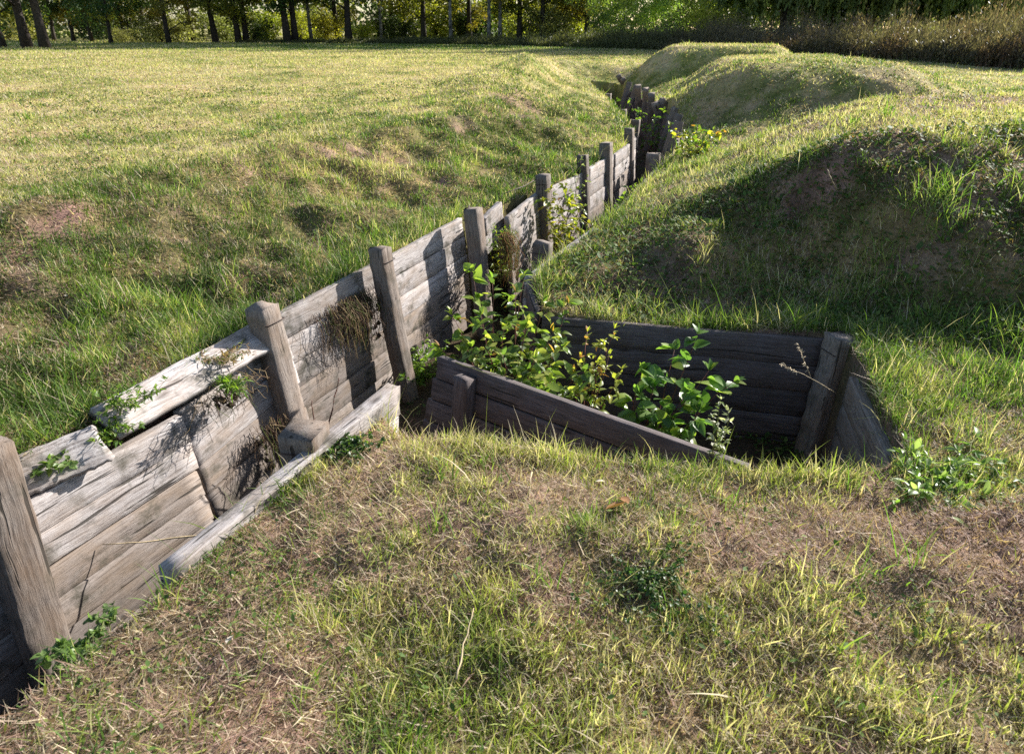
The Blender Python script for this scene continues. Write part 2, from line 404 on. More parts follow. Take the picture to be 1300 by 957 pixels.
# ------------------------------------------------------------------ GRASS
def blades(P, h, w, yaw, lean, bend, col, segs):
    n = len(P); dirx, diry = np.cos(yaw), np.sin(yaw)
    face = yaw + np.pi / 2 + rng.normal(0, .7, n)
    wx, wy = np.cos(face), np.sin(face)
    k = segs; V = np.zeros((n, 2 * k + 1, 3), np.float32)
    for s in range(k + 1):
        t = s / k
        ang = lean + bend * t
        hor = h * t * np.sin(np.clip((lean + ang) / 2, 0, 1.7)); ver = h * t * np.cos(np.clip((lean + ang) / 2, 0, 1.7))
        c = np.stack([P[:, 0] + dirx * hor, P[:, 1] + diry * hor, P[:, 2] + ver - .006], 1)
        if s == k: V[:, 2 * k] = c
        else:
            ww = w * (1 - .75 * t ** 1.5) * .5
            off = np.stack([wx * ww, wy * ww, np.zeros(n)], 1)
            V[:, 2 * s] = c - off; V[:, 2 * s + 1] = c + off
    base = (np.arange(n) * (2 * k + 1))[:, None]
    fl = []; tot = []
    for s in range(k - 1):
        fl.append(base + np.array([[2 * s, 2 * s + 1, 2 * s + 3, 2 * s + 2]])); tot.append(4)
    fl.append(base + np.array([[2 * k - 2, 2 * k - 1, 2 * k]])); tot.append(3)
    F_ = np.concatenate(fl, 1).ravel(); T = np.tile(np.array(tot), n)
    C = np.repeat(col[:, None, :], 2 * k + 1, 1)
    # root paler / tip yellower, as in real blades
    return V.reshape(-1, 3), F_, T, C.reshape(-1, 3)

def merge(parts):
    V, F_, T, C = [], [], [], []; o = 0
    for v, f, t, c in parts:
        V.append(v); F_.append(f + o); T.append(t); C.append(c); o += len(v)
    return np.concatenate(V), np.concatenate(F_), np.concatenate(T), np.concatenate(C)

def wedge(rho0, r_full, r0, r1, half, power=2.0):
    """random points with density rho0 inside r_full, falling with distance"""
    rr = np.linspace(r0, r1, 4000); dens = np.where(rr < r_full, rho0, rho0 * (r_full / rr) ** power) * rr * 2 * half
    cum = np.cumsum(dens) * (rr[1] - rr[0]); n = int(cum[-1])
    r = np.interp(rng.random(n) * cum[-1], cum, rr); th = (rng.random(n) * 2 - 1) * half
    return r * np.sin(th), r * np.cos(th)

GREEN = np.array([.115, .205, .038]); DEEP = np.array([.060, .10, .022]); YEL = np.array([.32, .35, .10]); STR = np.array([.63, .53, .39]); BRN = np.array([.26, .165, .10]); PINK = np.array([.56, .38, .33])
def lushband(x, y):
    # damp greener grass near the trees and the weeds
    return sstep(-22, -8, x) * sstep(0, 8, y - (33 - .45 * np.maximum(x, 0)))
def blade_colors(x, y, kind):
    n = len(x); r = np.hypot(x, y); sdd = sd_poly(x, y, TRENCH)
    onf = ((x < np.interp(y, _cy, _cx)) & (sdd > 2.0)) * 1.0
    top1 = ((sd_poly(x, y, M1) < .1) & (y > 5)) * 1.0
    slopeL = ((x < np.interp(y, _cy, _cx)) & (sdd < 2.0)) * 1.0
    d = dryness(x, y) + rng.normal(0, .10, n) + .15 * onf + .12 * top1 - .03 * slopeL + .16 * (vnoise(x, y, 4.5, 24) - .4) * onf
    d = d - .28 * lushband(x, y) - .12 * slopeL + .10 * (vnoise(x, y + x * .4, 2.2, 25) - .5) * onf
    d = d - .14 * ((sd_poly(x, y, M1) > -.1) & (x > 0) & (y > 3) & (y < 5.2))
    if kind == 'live':
        c = pal(d, [(.20, DEEP), (.36, GREEN), (.58, YEL * .85), (.78, YEL)])
        lush = rng.random(n)[:, None]
        c = c * (.72 + .56 * vnoise(x, y, .11, 57))[:, None]
        c = c * (.75 + .5 * lush)
        s = (rng.random(n) < .10 + .42 * sstep(.45, .75, d))[:, None]
        return np.where(s, STR * (.7 + .5 * lush), c)
    pm = np.exp(-((x - 1.40) / .65) ** 2 - ((y - 1.64) / .26) ** 2)
    c = pal(rng.random(n) * (1 - .45 * pm), [(0, BRN), (.45, PINK * .9), (.75, STR), (1, STR * 1.15)])
    return c * (.6 + .55 * rng.random(n)[:, None])

def grass_set(rho, rfull, r0, r1, half, power=2.0):
    x, y = wedge(rho, rfull, r0, r1, half, power)
    sd = sd_poly(x, y, TRENCH); b = bareness(x, y); r = np.hypot(x, y)
    onf = (x < np.interp(y, _cy, _cx)) & (sd > 2.1)
    clump = vnoise(x, y, .13, 51) * .6 + vnoise(x, y, .32, 52) * .4
    keep = (sd > .012) & ~((np.hypot(x + .52, y - 2.5) < .16) & (rng.random(len(x)) < .8))
    pk = np.clip(1.2 - sstep(.36, .70, b) * .92 - sstep(.72, .95, b) * .26, .02, 1) * np.clip(.25 + 1.5 * sstep(.30, .62, clump), 0, 1)
    pk = np.where(onf, np.maximum(pk, .6), pk)
    m1d = sd_poly(x, y, M1); pk = np.where((m1d > -.1) & (m1d < 1.5) & (y < 6) & (x > 0), pk * .9, pk)
    pk = np.where(r > 14, .75, pk)
    keep &= rng.random(len(x)) < pk
    return x[keep], y[keep], sd[keep], clump[keep], b[keep]

parts = []
def live(x, y, sd, clump, b, segs, hm=1.0):
    n = len(x); r = np.hypot(x, y)
    leftside = x < np.interp(y, _cy, _cx)
    onfield = leftside & (sd > 2.2)
    fore = (~leftside) & (y < 2.4)
    base_h = np.where(onfield, .026, np.where(leftside, .044, .050)) * hm
    base_h = np.where(fore, (.031 + .006 * sstep(1.9, 1.2, r)) * hm, base_h)
    m1d = sd_poly(x, y, M1)
    base_h = np.where((m1d < .1) & (y > 5), .036, base_h)
    base_h = np.where((m1d > -.2) & (m1d < 1.5) & (y < 6), .052, base_h)
    base_h = np.where(r > 20, .042, base_h)
    base_h = np.where((sd_poly(x, y, M2) < 2.2) & (~leftside), .034, base_h)
    edge = np.exp(-(sd / .10) ** 2)
    h = base_h * (.45 + 1.25 * clump) * np.exp(rng.normal(0, .38, n)) * (1 + .9 * edge)
    tall = rng.random(n) < .03 * (clump > .55); h = np.where(tall, h * 1.8, h)
    w = np.maximum(.0031 * np.exp(rng.normal(0, .3, n)), r * .00098)
    h = np.maximum(h, r * .0022)
    yaw = rng.random(n) * 2 * np.pi
    lean = np.abs(rng.normal(.25, .35, n)); bend = np.abs(rng.normal(.6, .5, n))
    lean = np.where(b > .6, lean + .4, lean)
    P = np.stack([x, y, H(x, y)], 1)
    parts.append(blades(P, h, w, yaw, lean, bend, blade_colors(x, y, 'live'), segs))
def dead(x, y, sd, segs, hs=1.0):
    n = len(x); r = np.hypot(x, y)
    h = .032 * hs * np.exp(rng.normal(0, .45, n)); w = np.maximum(.0026 * np.exp(rng.normal(0, .35, n)), r * .00115)
    h = np.maximum(h, r * .0022)
    P = np.stack([x, y, H(x, y) + rng.random(n) * .012], 1)
    parts.append(blades(P, h, w, rng.random(n) * 2 * np.pi, rng.uniform(.7, 1.5, n), rng.normal(.1, .4, n), blade_colors(x, y, 'dead'), segs))

a = grass_set(19000, 3.0, .55, 4.2, 1.0); live(*a, 3)
a = grass_set(15000, 3.0, 4.2, 14, .80); live(*a, 2)
a = grass_set(15000, 3.0, 14, 75, .80); live(*a, 1)
x, y = wedge(17000, 2.6, .55, 4.0, 1.0); k = (sd_poly(x, y, TRENCH) > .02) & (rng.random(len(x)) < .35 + .9 * sstep(.3, .65, .5 * vnoise(x, y, .22, 55) + .5 * vnoise(x, y, .08, 56)) + sstep(.6, .8, bareness(x, y))); dead(x[k], y[k], None, 2)
x, y = wedge(15000, 2.6, 4.0, 40, .80); k = sd_poly(x, y, TRENCH) > .02; dead(x[k], y[k], None, 1)
# fringe of taller grass along the rims, leaning over the edges
def fringe(poly, cnt, jit=.07, off=.05, hh=.16):
    pts = np.array(poly); seg = np.hypot(*(pts[1:] - pts[:-1]).T); cum = np.concatenate([[0], np.cumsum(seg)])
    s = rng.random(cnt) * cum[-1]
    x = np.interp(s, cum, pts[:, 0]); y = np.interp(s, cum, pts[:, 1])
    cl = vnoise(s, s * 0, .16, 77); keep = rng.random(cnt) < sstep(.25, .75, cl) + .06
    x = x[keep] + rng.normal(0, jit, keep.sum()); y = y[keep] + rng.normal(0, jit, keep.sum())
    sd = sd_poly(x, y, TRENCH); k = sd > off * .4; x = x[k]; y = y[k]; n = len(x); r = np.hypot(x, y)
    h = hh * np.exp(rng.normal(-.2, .4, n)); w = np.maximum(.0034 * np.exp(rng.normal(0, .25, n)), r * .0012)
    P = np.stack([x, y, H(x, y)], 1)
    col = blade_colors(x, y, 'live'); 
    parts.append(blades(P, h, w, rng.random(n) * 2 * np.pi, np.abs(rng.normal(.2, .3, n)), np.abs(rng.normal(.9, .5, n)), col, 4))
fringe([(-.30, 2.34), (-.25, 2.32), (0, 2.23), (.4, 2.12), (.9, 2.04), (1.2, 2.01), (1.5, 2.1)], 3600, .05, .05, .075)
fringe([(-1.5, .5), (-1.02, 1.5), (-.78, 2.0)], 2400, .045, .09, .055)
fringe([(-2.0, 2.0), (-1.62, 2.64), (-1.42, 3.17), (-1.0, 4.1), (-.5, 5.35), (.2, 6.45)], 6500, .10, .05, .085)
fringe([(.2, 6.45), (.7, 7.4), (1.35, 9), (1.7, 10.3), (1.9, 13)], 2500, .12, .05, .09)
fringe([(.25, 4.2), (.8, 5.5), (1.6, 7.5), (2.2, 9), (2.6, 10.2), (3.1, 13), (3.2, 18)], 3800, .12, .05, .09)
fringe([(.25, 3.95), (1.0, 3.78), (1.8, 3.58), (1.95, 3.2), (1.75, 2.3)], 5200, .09, .05, .085)
# scattered taller tufts
def tufts(cs, n_each, spread, hh, green=1.0, widths=.004):
    X0 = []; Y0 = []; Hh = []
    for (cx, cy, sc) in cs:
        m = int(n_each * sc); X0.append(cx + rng.normal(0, spread * sc, m)); Y0.append(cy + rng.normal(0, spread * sc, m)); Hh.append(np.full(m, hh * sc))
    x = np.concatenate(X0); y = np.concatenate(Y0); h = np.concatenate(Hh)
    k = sd_poly(x, y, TRENCH) > .03; x, y, h = x[k], y[k], h[k]; n = len(x); r = np.hypot(x, y)
    P = np.stack([x, y, H(x, y)], 1)
    col = pal(rng.random(n), [(0, GREEN * .8), (.5, GREEN * 1.3), (.85, YEL), (1, STR)]) * green
    parts.append(blades(P, h * np.exp(rng.normal(-.15, .3, n)), np.maximum(widths * np.exp(rng.normal(0, .25, n)), r * .0012), rng.random(n) * 6.28, np.abs(rng.normal(.25, .2, n)), np.abs(rng.normal(.7, .4, n)), col, 4))
cs = []
for k in range(150):
    r = 1.2 + 9 * random.random() ** 1.3; t = random.uniform(-.85, .85); cs.append((r * math.sin(t), r * math.cos(t), random.uniform(.5, 1.15)))
tufts(cs, 26, .035, .13)
cs = [tuple(at(px, py, z)[:2]) + (s,) for px, py, z, s in [(1130, 262, .55, 1.5), (1185, 255, .55, 1.6), (1200, 245, .6, 1.3), (1010, 390, .05, 1.4), (985, 395, 0, 1.3), (1040, 330, .3, 1.0),
      (1190, 340, .2, 1.1), (1260, 330, .2, 1.2), (1090, 330, .25, .9), (1230, 420, .05, 1.2), (1170, 400, .05, 1.2), (1280, 480, 0, 1.2), (1200, 500, 0, 1.2),
      (760, 385, 0, 1.1), (800, 380, 0, 1.2), (840, 385, 0, 1.0), (1060, 610, .02, 1.2), (225, 395, .15, 1.3), (250, 390, .15, 1.2), (205, 400, .15, 1.2), (300, 370, .15, 1.2), (130, 400, .2, 1.1),
      (60, 500, .15, 1.3), (110, 470, .15, 1.3), (470, 290, .2, 1.2), (420, 300, .2, 1.1), (1150, 600, .02, 1.1), (1240, 560, 0, 1.1), (1290, 420, .1, 1.2), (740, 130, .5, 1.1), (680, 180, .3, 1.2)]]
tufts(cs, 55, .05, .115)
V, F_, T, C = merge(parts)
go = bpy.data.objects.new('grass', np_mesh('grass', V, F_, T, GRASS, C)); tag(link(go), 'short patchy green and straw coloured grass over banks and meadow', 'grass', None, 'stuff')
print('grass faces', len(T))

# small leaves of clover and weeds close to the ground
def ground_leaves():
    x, y = wedge(3200, 4.5, .7, 14, .85)
    x2, y2 = wedge(1500, 3.5, .7, 6, .85)
    sd = sd_poly(x, y, TRENCH); m1d = sd_poly(x, y, M1)
    cl = vnoise(x, y, .22, 61) * .6 + vnoise(x, y, .7, 62) * .4
    face = (m1d > -.1) & (m1d < 1.9) & (y < 6) & (x > 0)
    left = (x < np.interp(y, _cy, _cx)) & (sd < 2.6)
    p = sstep(.52, .72, cl) * .8
    p = np.where(face, .35 + .65 * sstep(.3, .6, cl), p); p = np.where(left, .12 + p, p); p = np.where((sd < 0), sstep(.4, .6, cl), p)
    p = np.where(~face & ~left, .06 + p * .8, p)
    k = (rng.random(len(x)) < p) & (np.abs(sd) > .05); x, y, sd, face, cl = x[k], y[k], sd[k], face[k], cl[k]; n = len(x)
    r = np.hypot(x, y); s = np.maximum(.0062 * np.exp(rng.normal(0, .35, n)), r * .0016); s = np.minimum(s, .05) * np.where(face[:len(r)] if False else (sd_poly(x, y, M1) > -.1) & (y > 3.2) & (y < 5.3) & (x > 0), 1.9, 1.0)
    z = H(x, y) + rng.uniform(.004, .05, n)
    yaw = rng.random(n) * 6.28; tl = rng.normal(0, .5, n); tl2 = rng.normal(0, .4, n)
    d = np.stack([np.cos(yaw) * np.cos(tl), np.sin(yaw) * np.cos(tl), np.sin(tl)], 1); e = np.stack([-np.sin(yaw), np.cos(yaw), np.sin(tl2)], 1)
    P = np.stack([x, y, z], 1); s = s[:, None]
    V = np.stack([P - d * s, P - d * s * .1 + e * s * .5 + [0, 0, .002], P + d * s * .5 + e * s * .4, P + d * s * 1.2, P + d * s * .5 - e * s * .4, P - d * s * .1 - e * s * .5], 1)
    fi = (np.arange(n) * 6)[:, None] + np.array([[0, 1, 2, 3, 0, 3, 4, 5]])
    T = np.full(2 * n, 4)
    col = pal(rng.random(n), [(0, (.045, .08, .022)), (.5, (.09, .155, .035)), (.8, (.16, .21, .045)), (.97, (.16, .10, .05)), (1, (.28, .16, .08))])
    return np_mesh('ground_cover', V.reshape(-1, 3), fi.ravel(), T, GCOV, np.repeat(col[:, None, :], 6, 1).reshape(-1, 3))
tag(link(bpy.data.objects.new('ground_cover', ground_leaves())), 'small round weed leaves spread low over the earth banks', 'ground cover', None, 'stuff')

# ------------------------------------------------------------------ TIMBER
def bar_mesh(L, h, t, seed, worn=.0022, seg=18, ragged=.008, bow=.0022, chamfer=.003, rot=False):
    """a weathered bar along local X from 0 to L, height h along Z (0..-h), thickness t along Y"""
    rs = np.random.default_rng(seed); B = Buf(); c = chamfer
    prof = [(-t / 2 + c, 0), (-t / 6, .000), (t / 6, 0), (t / 2 - c, 0), (t / 2, -c), (t / 2, -h * .33), (t / 2, -h * .66), (t / 2, -h + c), (t / 2 - c, -h), (-t / 2 + c, -h), (-t / 2, -h + c), (-t / 2, -h * .66), (-t / 2, -h * .33), (-t / 2, -c)]
    m = len(prof); ph = rs.random() * 6
    top = rs.normal(0, worn, seg + 1); top = np.convolve(np.pad(top, 1, 'edge'), [.3, .4, .3], 'valid')
    bot = rs.normal(0, worn, seg + 1); vs = []
    for i in range(seg + 1):
        x = L * i / seg; by = bow * math.sin(ph + 3 * i / seg); bz = bow * .7 * math.sin(ph * 2 + 2.4 * i / seg)
        for k, (py, pz) in enumerate(prof):
            dx = 0
            if i in (0, seg): dx = rs.normal(0, ragged * .4) + (ragged * (.5 if k < 4 else 0))* (1 if i == 0 else -1)
            dz = top[i] * (1 if pz > -c * 1.5 else 0) + (bot[i] if pz < -h + c * 1.5 else 0)
            vs.append((x + dx, py + by + rs.normal(0, .0012), pz + bz + dz * .6))
    fs = []
    for i in range(seg):
        for k in range(m):
            fs.append((i * m + k, (i + 1) * m + k, (i + 1) * m + (k + 1) % m, i * m + (k + 1) % m))
    fs.append(tuple(range(m))); fs.append(tuple(seg * m + k for k in range(m - 1, -1, -1)))
    B.add(vs, fs); return B

def frame(ex, ez):
    ex = ex.normalized(); ey = ez.cross(ex).normalized(); ez = ex.cross(ey).normalized()
    M = Matrix((ex, ey, ez)).transposed().to_4x4(); return M

SEED = [100]
def plank(parent, p0, p1, h, t, mat, upv=Vector((0, 0, 1)), name='plank', worn=.0022, **kw):
    """one board; p0->p1 is its top edge"""
    SEED[0] += 1
    d = p1 - p0; o = bpy.data.objects.new(name, bar_mesh(d.length, h, t, SEED[0], worn, **kw).mesh(name, mat, False)); link(o, parent)
    M = frame(d, upv); M.translation = p0 - (parent.location if parent else Vector())
    o.matrix_local = M
    return o

def panel(label, a, b, za, zb, n, side, lean=.08, bh=.155, t=.042, mat=W_PALE, group='board panels lining the trench', jag=.02, skip=(), ext=None, zjit=.0, name='board_panel'):
    """stack of n boards from a to b (xy); side=+1: the trench lies to the right of a->b"""
    a = Vector((a[0], a[1], 0)); b = Vector((b[0], b[1], 0)); d = (b - a).normalized(); nrm = Vector((d.y, -d.x, 0)) * side
    base = empty(name, ((a.x + b.x) / 2, (a.y + b.y) / 2, min(za, zb) - n * bh), label, 'plank wall', group)
    for k in range(n):
        if k in skip: continue
        off = nrm * (lean * bh * k / (1.0) + random.uniform(-.0035, .0035))
        e0, e1 = random.uniform(-jag, jag), random.uniform(-jag, jag)
        if ext: e0 += ext[0] * k; e1 += ext[1] * k
        p0 = a + off - d * e0; p1 = b + off + d * e1
        p0.z = za - k * (bh + .0035) + random.uniform(-zjit, zjit); p1.z = zb - k * (bh + .0035) + random.uniform(-zjit, zjit)
        up = Vector((0, 0, 1)) - nrm * lean
        plank(base, p0, p1, bh, t * random.uniform(.9, 1.1), W_BROWN if (mat is W_PALE and (k >= 3 or (k == 2 and random.random() < .4))) else mat, up)
    return base

def post(label, top, base, size, yaw, band=True, mat=W_POST, group='wooden posts of the trench revetment', hb=.08, name='wooden_post', size2=None):
    top = Vector(top); base = Vector(base); d = top - base; SEED[0] += 1
    B = bar_mesh(d.length, size, size2 or size, SEED[0], .004, 22, .014, .008, .006)
    B.v = [(x, y, z + size / 2) for x, y, z in B.v]
    root = bpy.data.objects.new(name, B.mesh(name, mat, False)); link(root); tag(root, label, 'post', group)
    side = Vector((math.cos(yaw), math.sin(yaw), 0))
    M = frame(d, side); M.translation = base; root.matrix_world = M
    if band:
        W = Buf(); s = size / 2 + .002; s2 = (size2 or size) / 2 + .002; L = d.length - hb
        loop = [(L, s2, s), (L + .003, -s2, s), (L - .002, -s2, -s), (L + .002, s2, -s), (L, s2, s)]
        tube(W, loop, [.0028] * 5, 5); W.obj('wire_band', WIRE, root)
    return root

WD = math.atan2(.91, .42)     # direction the wall runs
def lp(px, py, z, base_dx=.09, base_dy=.0, depth=1.05):
    p = at(px, py, z); return (p, Vector((p.x + base_dx, p.y + base_dy, z - depth)))

# posts along the left wall
for lab, px, py, z, s, dx, dep in [
    ('leaning square post at the bottom left corner, nearest of all', -30, 566, .30, .135, .03, 1.1),
    ('square post with wire band right behind the short stump post', 334, 388, .30, .115, .07, 1.05),
    ('leaning post rising where the trench meets the pit, left of the leafy shrub', 483, 315, .30, .105, .10, 1.05),
    ('dark topped post beside the short pale boards broken off at the end', 599, 264, .30, .11, .10, 1.05),
    ('dark post standing behind the yellow leaved bush in the trench', 689, 222, .30, .11, .06, 1.05),
    ('post with pale leaves climbing its dark face', 739, 197, .30, .10, .08, 1.05),
    ('tall upright dark post second from the bend of the trench', 769, 181, .32, .125, .08, 1.05),
    ('slim upright post nearest the bend of the trench', 798, 163, .32, .11, .08, 1.05)]:
    t_, b_ = lp(px, py, z, dx, 0, dep)
    if px < 0: b_ = at(66, 860, -.66); b_ = t_ + (b_ - t_) * 1.12
    post(lab, t_, b_, s, WD)
# posts on the right-hand side of the near trench
p = at(385, 545, .11); post('short thick stump post with end grain on top, beside the near grassy rim', p, (p.x - .02, p.y, -.8), .145, WD + .25, hb=.07)
p = at(688, 308, .03); post('short square post at the foot of the yellow leaved bush', p, (p.x - .04, p.y, -.8), .13, WD + .1, hb=.07)

# left wall panels
def onleft(px, py, z, off=0):
    p = at(px, py, z); return (p.x + off, p.y)
panel('five stacked boards at the bottom left, ending in a jagged vertical joint', (-2.0, 1.28), (-1.405, 2.48), .0, .03, 6, 1, .10, .13, zjit=.004, jag=.008)
panel('brown stained boards between the jagged joint and the post with the hanging roots', (-1.42, 2.50), (-1.175, 3.20), .03, .07, 6, 1, .13, .135, zjit=.004, jag=.01)
panel('boards under the dark clump of roots, pale on top and earthy below', (-1.25, 3.22), (-.86, 4.12), .15, .16, 6, 1, .06, .145, jag=.01)
panel('pale cracked boards in full sun left of the leafy shrub', (-.86, 4.14), (-.40, 5.20), .15, .17, 6, 1, .07, .145, jag=.012)
panel('two short pale boards sticking up past the dark topped post', at(612, 279, .16)[:2], at(634, 256, .22)[:2], .17, .22, 2, 1, .03, .15, jag=.01)
panel('narrow shadow dappled boards left of the yellow leaved bush', at(642, 276, .12)[:2], at(684, 243, .14)[:2], .12, .14, 6, 1, .06, .15, jag=.01)
panel('boards hidden behind the yellow leaved bush', (.28, 6.42), (.77, 7.34), .12, .12, 6, 1, .06, .15)
panel('white looking boards between the two tallest far posts', (.80, 7.36), (1.17, 8.22), .14, .15, 6, 1, .05, .15, jag=.01)
panel('boards next to the slim post near the bend', (1.20, 8.26), (1.50, 9.1), .14, .14, 6, 1, .05, .15, jag=.01)
panel('short dark board end just past the slim post at the bend', (1.52, 9.14), (1.72, 9.9), .14, .10, 5, 1, .05, .15, jag=.01)
# loose top boards tipped back on to the bank
def loose(label, a, b, h, t, back, za, zb, mat=W_PALE):
    a = Vector((a[0], a[1], za)); b = Vector((b[0], b[1], zb)); d = (b - a).normalized(); nrm = Vector((d.y, -d.x, 0)).normalized()
    SEED[0] += 1
    o = bpy.data.objects.new('loose_board', bar_mesh((b - a).length, h, t, SEED[0], .005, ragged=.014).mesh('loose_board', mat, False)); link(o)
    M = frame(d, Vector((0, 0, math.cos(back))) - nrm * math.sin(back)); M.translation = a; o.matrix_world = M
    return tag(o, label, 'board', 'loose boards tipped back on the left bank')
q0 = at(112, 522, .17); q1 = at(328, 404, .20)
loose('long pale board tipped back on the bank with the shadow of a post across it', q0, q1, .165, .035, 1.0, .165, .185)
q0 = at(8, 585, .13); q1 = at(118, 540, .15)
loose('short grey board tipped back on the bank at the left edge, half under weeds', q0, q1, .15, .035, .8, .13, .15)

# right wall of the near trench
panel('near right hand boards with a pale worn top edge along the grassy rim', (-1.02, 1.56), (-.535, 2.68), .05, .06, 5, -1, .05, .15, t=.062, mat=W_PALE, jag=.01)
panel('boards on the far side of the junction with a pale top edge in the grass', (.10, 4.26), (.70, 5.52), .01, .01, 5, -1, .05, .15, t=.05, mat=W_PALE, jag=.01)
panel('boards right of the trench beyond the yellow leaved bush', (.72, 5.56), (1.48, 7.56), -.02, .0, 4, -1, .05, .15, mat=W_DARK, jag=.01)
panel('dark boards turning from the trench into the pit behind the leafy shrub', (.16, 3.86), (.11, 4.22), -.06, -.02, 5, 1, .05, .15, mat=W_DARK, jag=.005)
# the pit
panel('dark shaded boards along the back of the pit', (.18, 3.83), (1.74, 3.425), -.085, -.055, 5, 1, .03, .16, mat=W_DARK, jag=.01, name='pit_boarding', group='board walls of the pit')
panel('short boards closing the right end of the pit, pale along the top edge', (1.70, 3.0), (1.50, 2.2), -.075, -.06, 5, 1, .04, .15, t=.05, mat=W_POST, jag=.01, name='pit_boarding', group='board walls of the pit')
post('square post in the right corner of the pit, grass hanging on it', (1.755, 3.315, .015), (1.71, 3.29, -.85), .135, .2, hb=.09)
fa, fb = at(560, 452, -.05), at(955, 577, -.05)
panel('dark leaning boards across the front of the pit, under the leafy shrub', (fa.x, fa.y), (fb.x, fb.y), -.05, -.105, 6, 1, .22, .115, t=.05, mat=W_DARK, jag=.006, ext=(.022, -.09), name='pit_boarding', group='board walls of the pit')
pp = at(610, 478, -.12); dd = Vector((fb.x - fa.x, fb.y - fa.y, 0)).normalized(); nn = Vector((dd.y, -dd.x, 0))
pp = fa + dd * .22
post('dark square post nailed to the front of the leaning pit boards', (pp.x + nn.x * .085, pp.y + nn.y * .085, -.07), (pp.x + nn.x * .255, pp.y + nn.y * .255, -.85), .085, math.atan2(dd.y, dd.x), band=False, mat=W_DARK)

# far stretch of the trench
far_posts = [
 ('slanting dark far post leftmost of the three in a row', 818, 115, .20, (808, 158)),
 ('slanting dark far post in the middle of the three in a row', 828, 119, .18, (816, 162)),
 ('slanting dark far post rightmost of the three in a row', 837, 126, .16, (822, 170)),
 ('pale slanting far post in front of the row of three', 841, 139, .08, (836, 172)),
 ('thin far post standing straight beside the green leaves', 850, 134, .15, (851, 165)),
 ('short broad far post leaning on the right rim', 865, 145, .10, (860, 168)),
 ('farthest dark post at the end of the trench', 792, 101, .18, (789, 122)),
 ('second farthest post, leaning against the farthest one', 797, 105, .12, (801, 128))]
for lab, px, py, z, bpx in far_posts:
    t_ = at(px, py, z); b_ = at(bpx[0], bpx[1], -.72); b_ = Vector((b_.x, t_.y + max(-.4, min(.4, b_.y - t_.y)), -.75))
    t_.x -= .16; b_.x -= .12; t_.z += .10; post(lab, t_, b_, .14, 1.4, band=False, group='far posts of the trench')
for lab, px, py, z in [('low far stump on the left rim, nearer one', 806, 152, .12), ('low far stump on the left rim beside loose wires', 790, 139, .12), ('low far stump on the left rim, farthest one', 771, 119, .14),
    ('low broad stump on the right rim below the green leaves', 829, 195, .08), ('low stump on the right rim above the green leaves', 854, 176, .10)]:
    t_ = at(px, py, z); post(lab, t_, (t_.x, t_.y, -.75), .16, 1.25, band=False, group='stumps on the far trench rims')
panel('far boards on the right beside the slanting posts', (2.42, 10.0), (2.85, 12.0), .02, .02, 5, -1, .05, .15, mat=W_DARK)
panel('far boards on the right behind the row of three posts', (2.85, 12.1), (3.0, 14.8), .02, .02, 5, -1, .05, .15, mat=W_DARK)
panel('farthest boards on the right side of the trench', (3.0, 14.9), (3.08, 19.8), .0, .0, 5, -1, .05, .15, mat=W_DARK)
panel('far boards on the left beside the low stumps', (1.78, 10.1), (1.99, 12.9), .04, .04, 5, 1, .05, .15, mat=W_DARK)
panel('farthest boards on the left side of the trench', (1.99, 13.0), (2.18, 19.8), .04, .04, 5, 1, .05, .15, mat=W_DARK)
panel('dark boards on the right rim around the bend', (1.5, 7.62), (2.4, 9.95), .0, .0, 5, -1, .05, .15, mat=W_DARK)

yy = 9.9; kk = 0
for yy, lean_, lab in [(9.6, .10, 'post in the near bend of the far trench, lowest and darkest'), (10.6, .16, 'slanting post in front of the dark boards of the bend'), (11.5, .20, 'slanting far post just beyond the bend'),
                       (12.5, .22, 'slanting far post left of the thin straight one'), (14.2, .22, 'dark far post between the row of three and the farthest pair'), (17.6, .25, 'dark far post close behind the row of three'), (18.6, .22, 'dark far post before the farthest pair')]:
    xx = float(np.interp(yy, _ry, _rx)); post(lab, (xx - .12 + lean_ * .5, yy, .24), (xx - .30, yy - .1, -.78), .13, 1.35, band=False, group='far posts of the trench')
# wire between posts
W = Buf(); a = at(640, 246, .32); b = at(687, 224, .26)
tube(W, [a, a.lerp(b, .5) + Vector((0, 0, -.015)), b], [.0035] * 3, 5)
tag(W.obj('wire', WIRE), 'thin rusty wire strung from the bank to the post behind the yellow leaved bush', 'wire')

# ------------------------------------------------------------------ PLANTS
def leaf(B, pos, d, up, L, wd, col, curl=.25, fold=.25):
    d = d.normalized(); s = d.cross(up)
    if s.length < .01: s = Vector((1, 0, 0))
    s.normalize(); u = s.cross(d).normalized()
    st = [(0, .04), (.18, .72), (.42, 1.0), (.68, .78), (.88, .36), (1, 0.0)]
    vs = []; 
    for t, w in st:
        c = pos + d * L * t - u * curl * L * t * t
        vs += [c - s * w * wd / 2 + u * fold * w * wd / 2, c, c + s * w * wd / 2 + u * fold * w * wd / 2]
    fs = []
    for k in range(len(st) - 1):
        a = 3 * k; fs += [(a, a + 1, a + 4, a + 3), (a + 1, a + 2, a + 5, a + 4)]
    B.add(vs, fs, col)

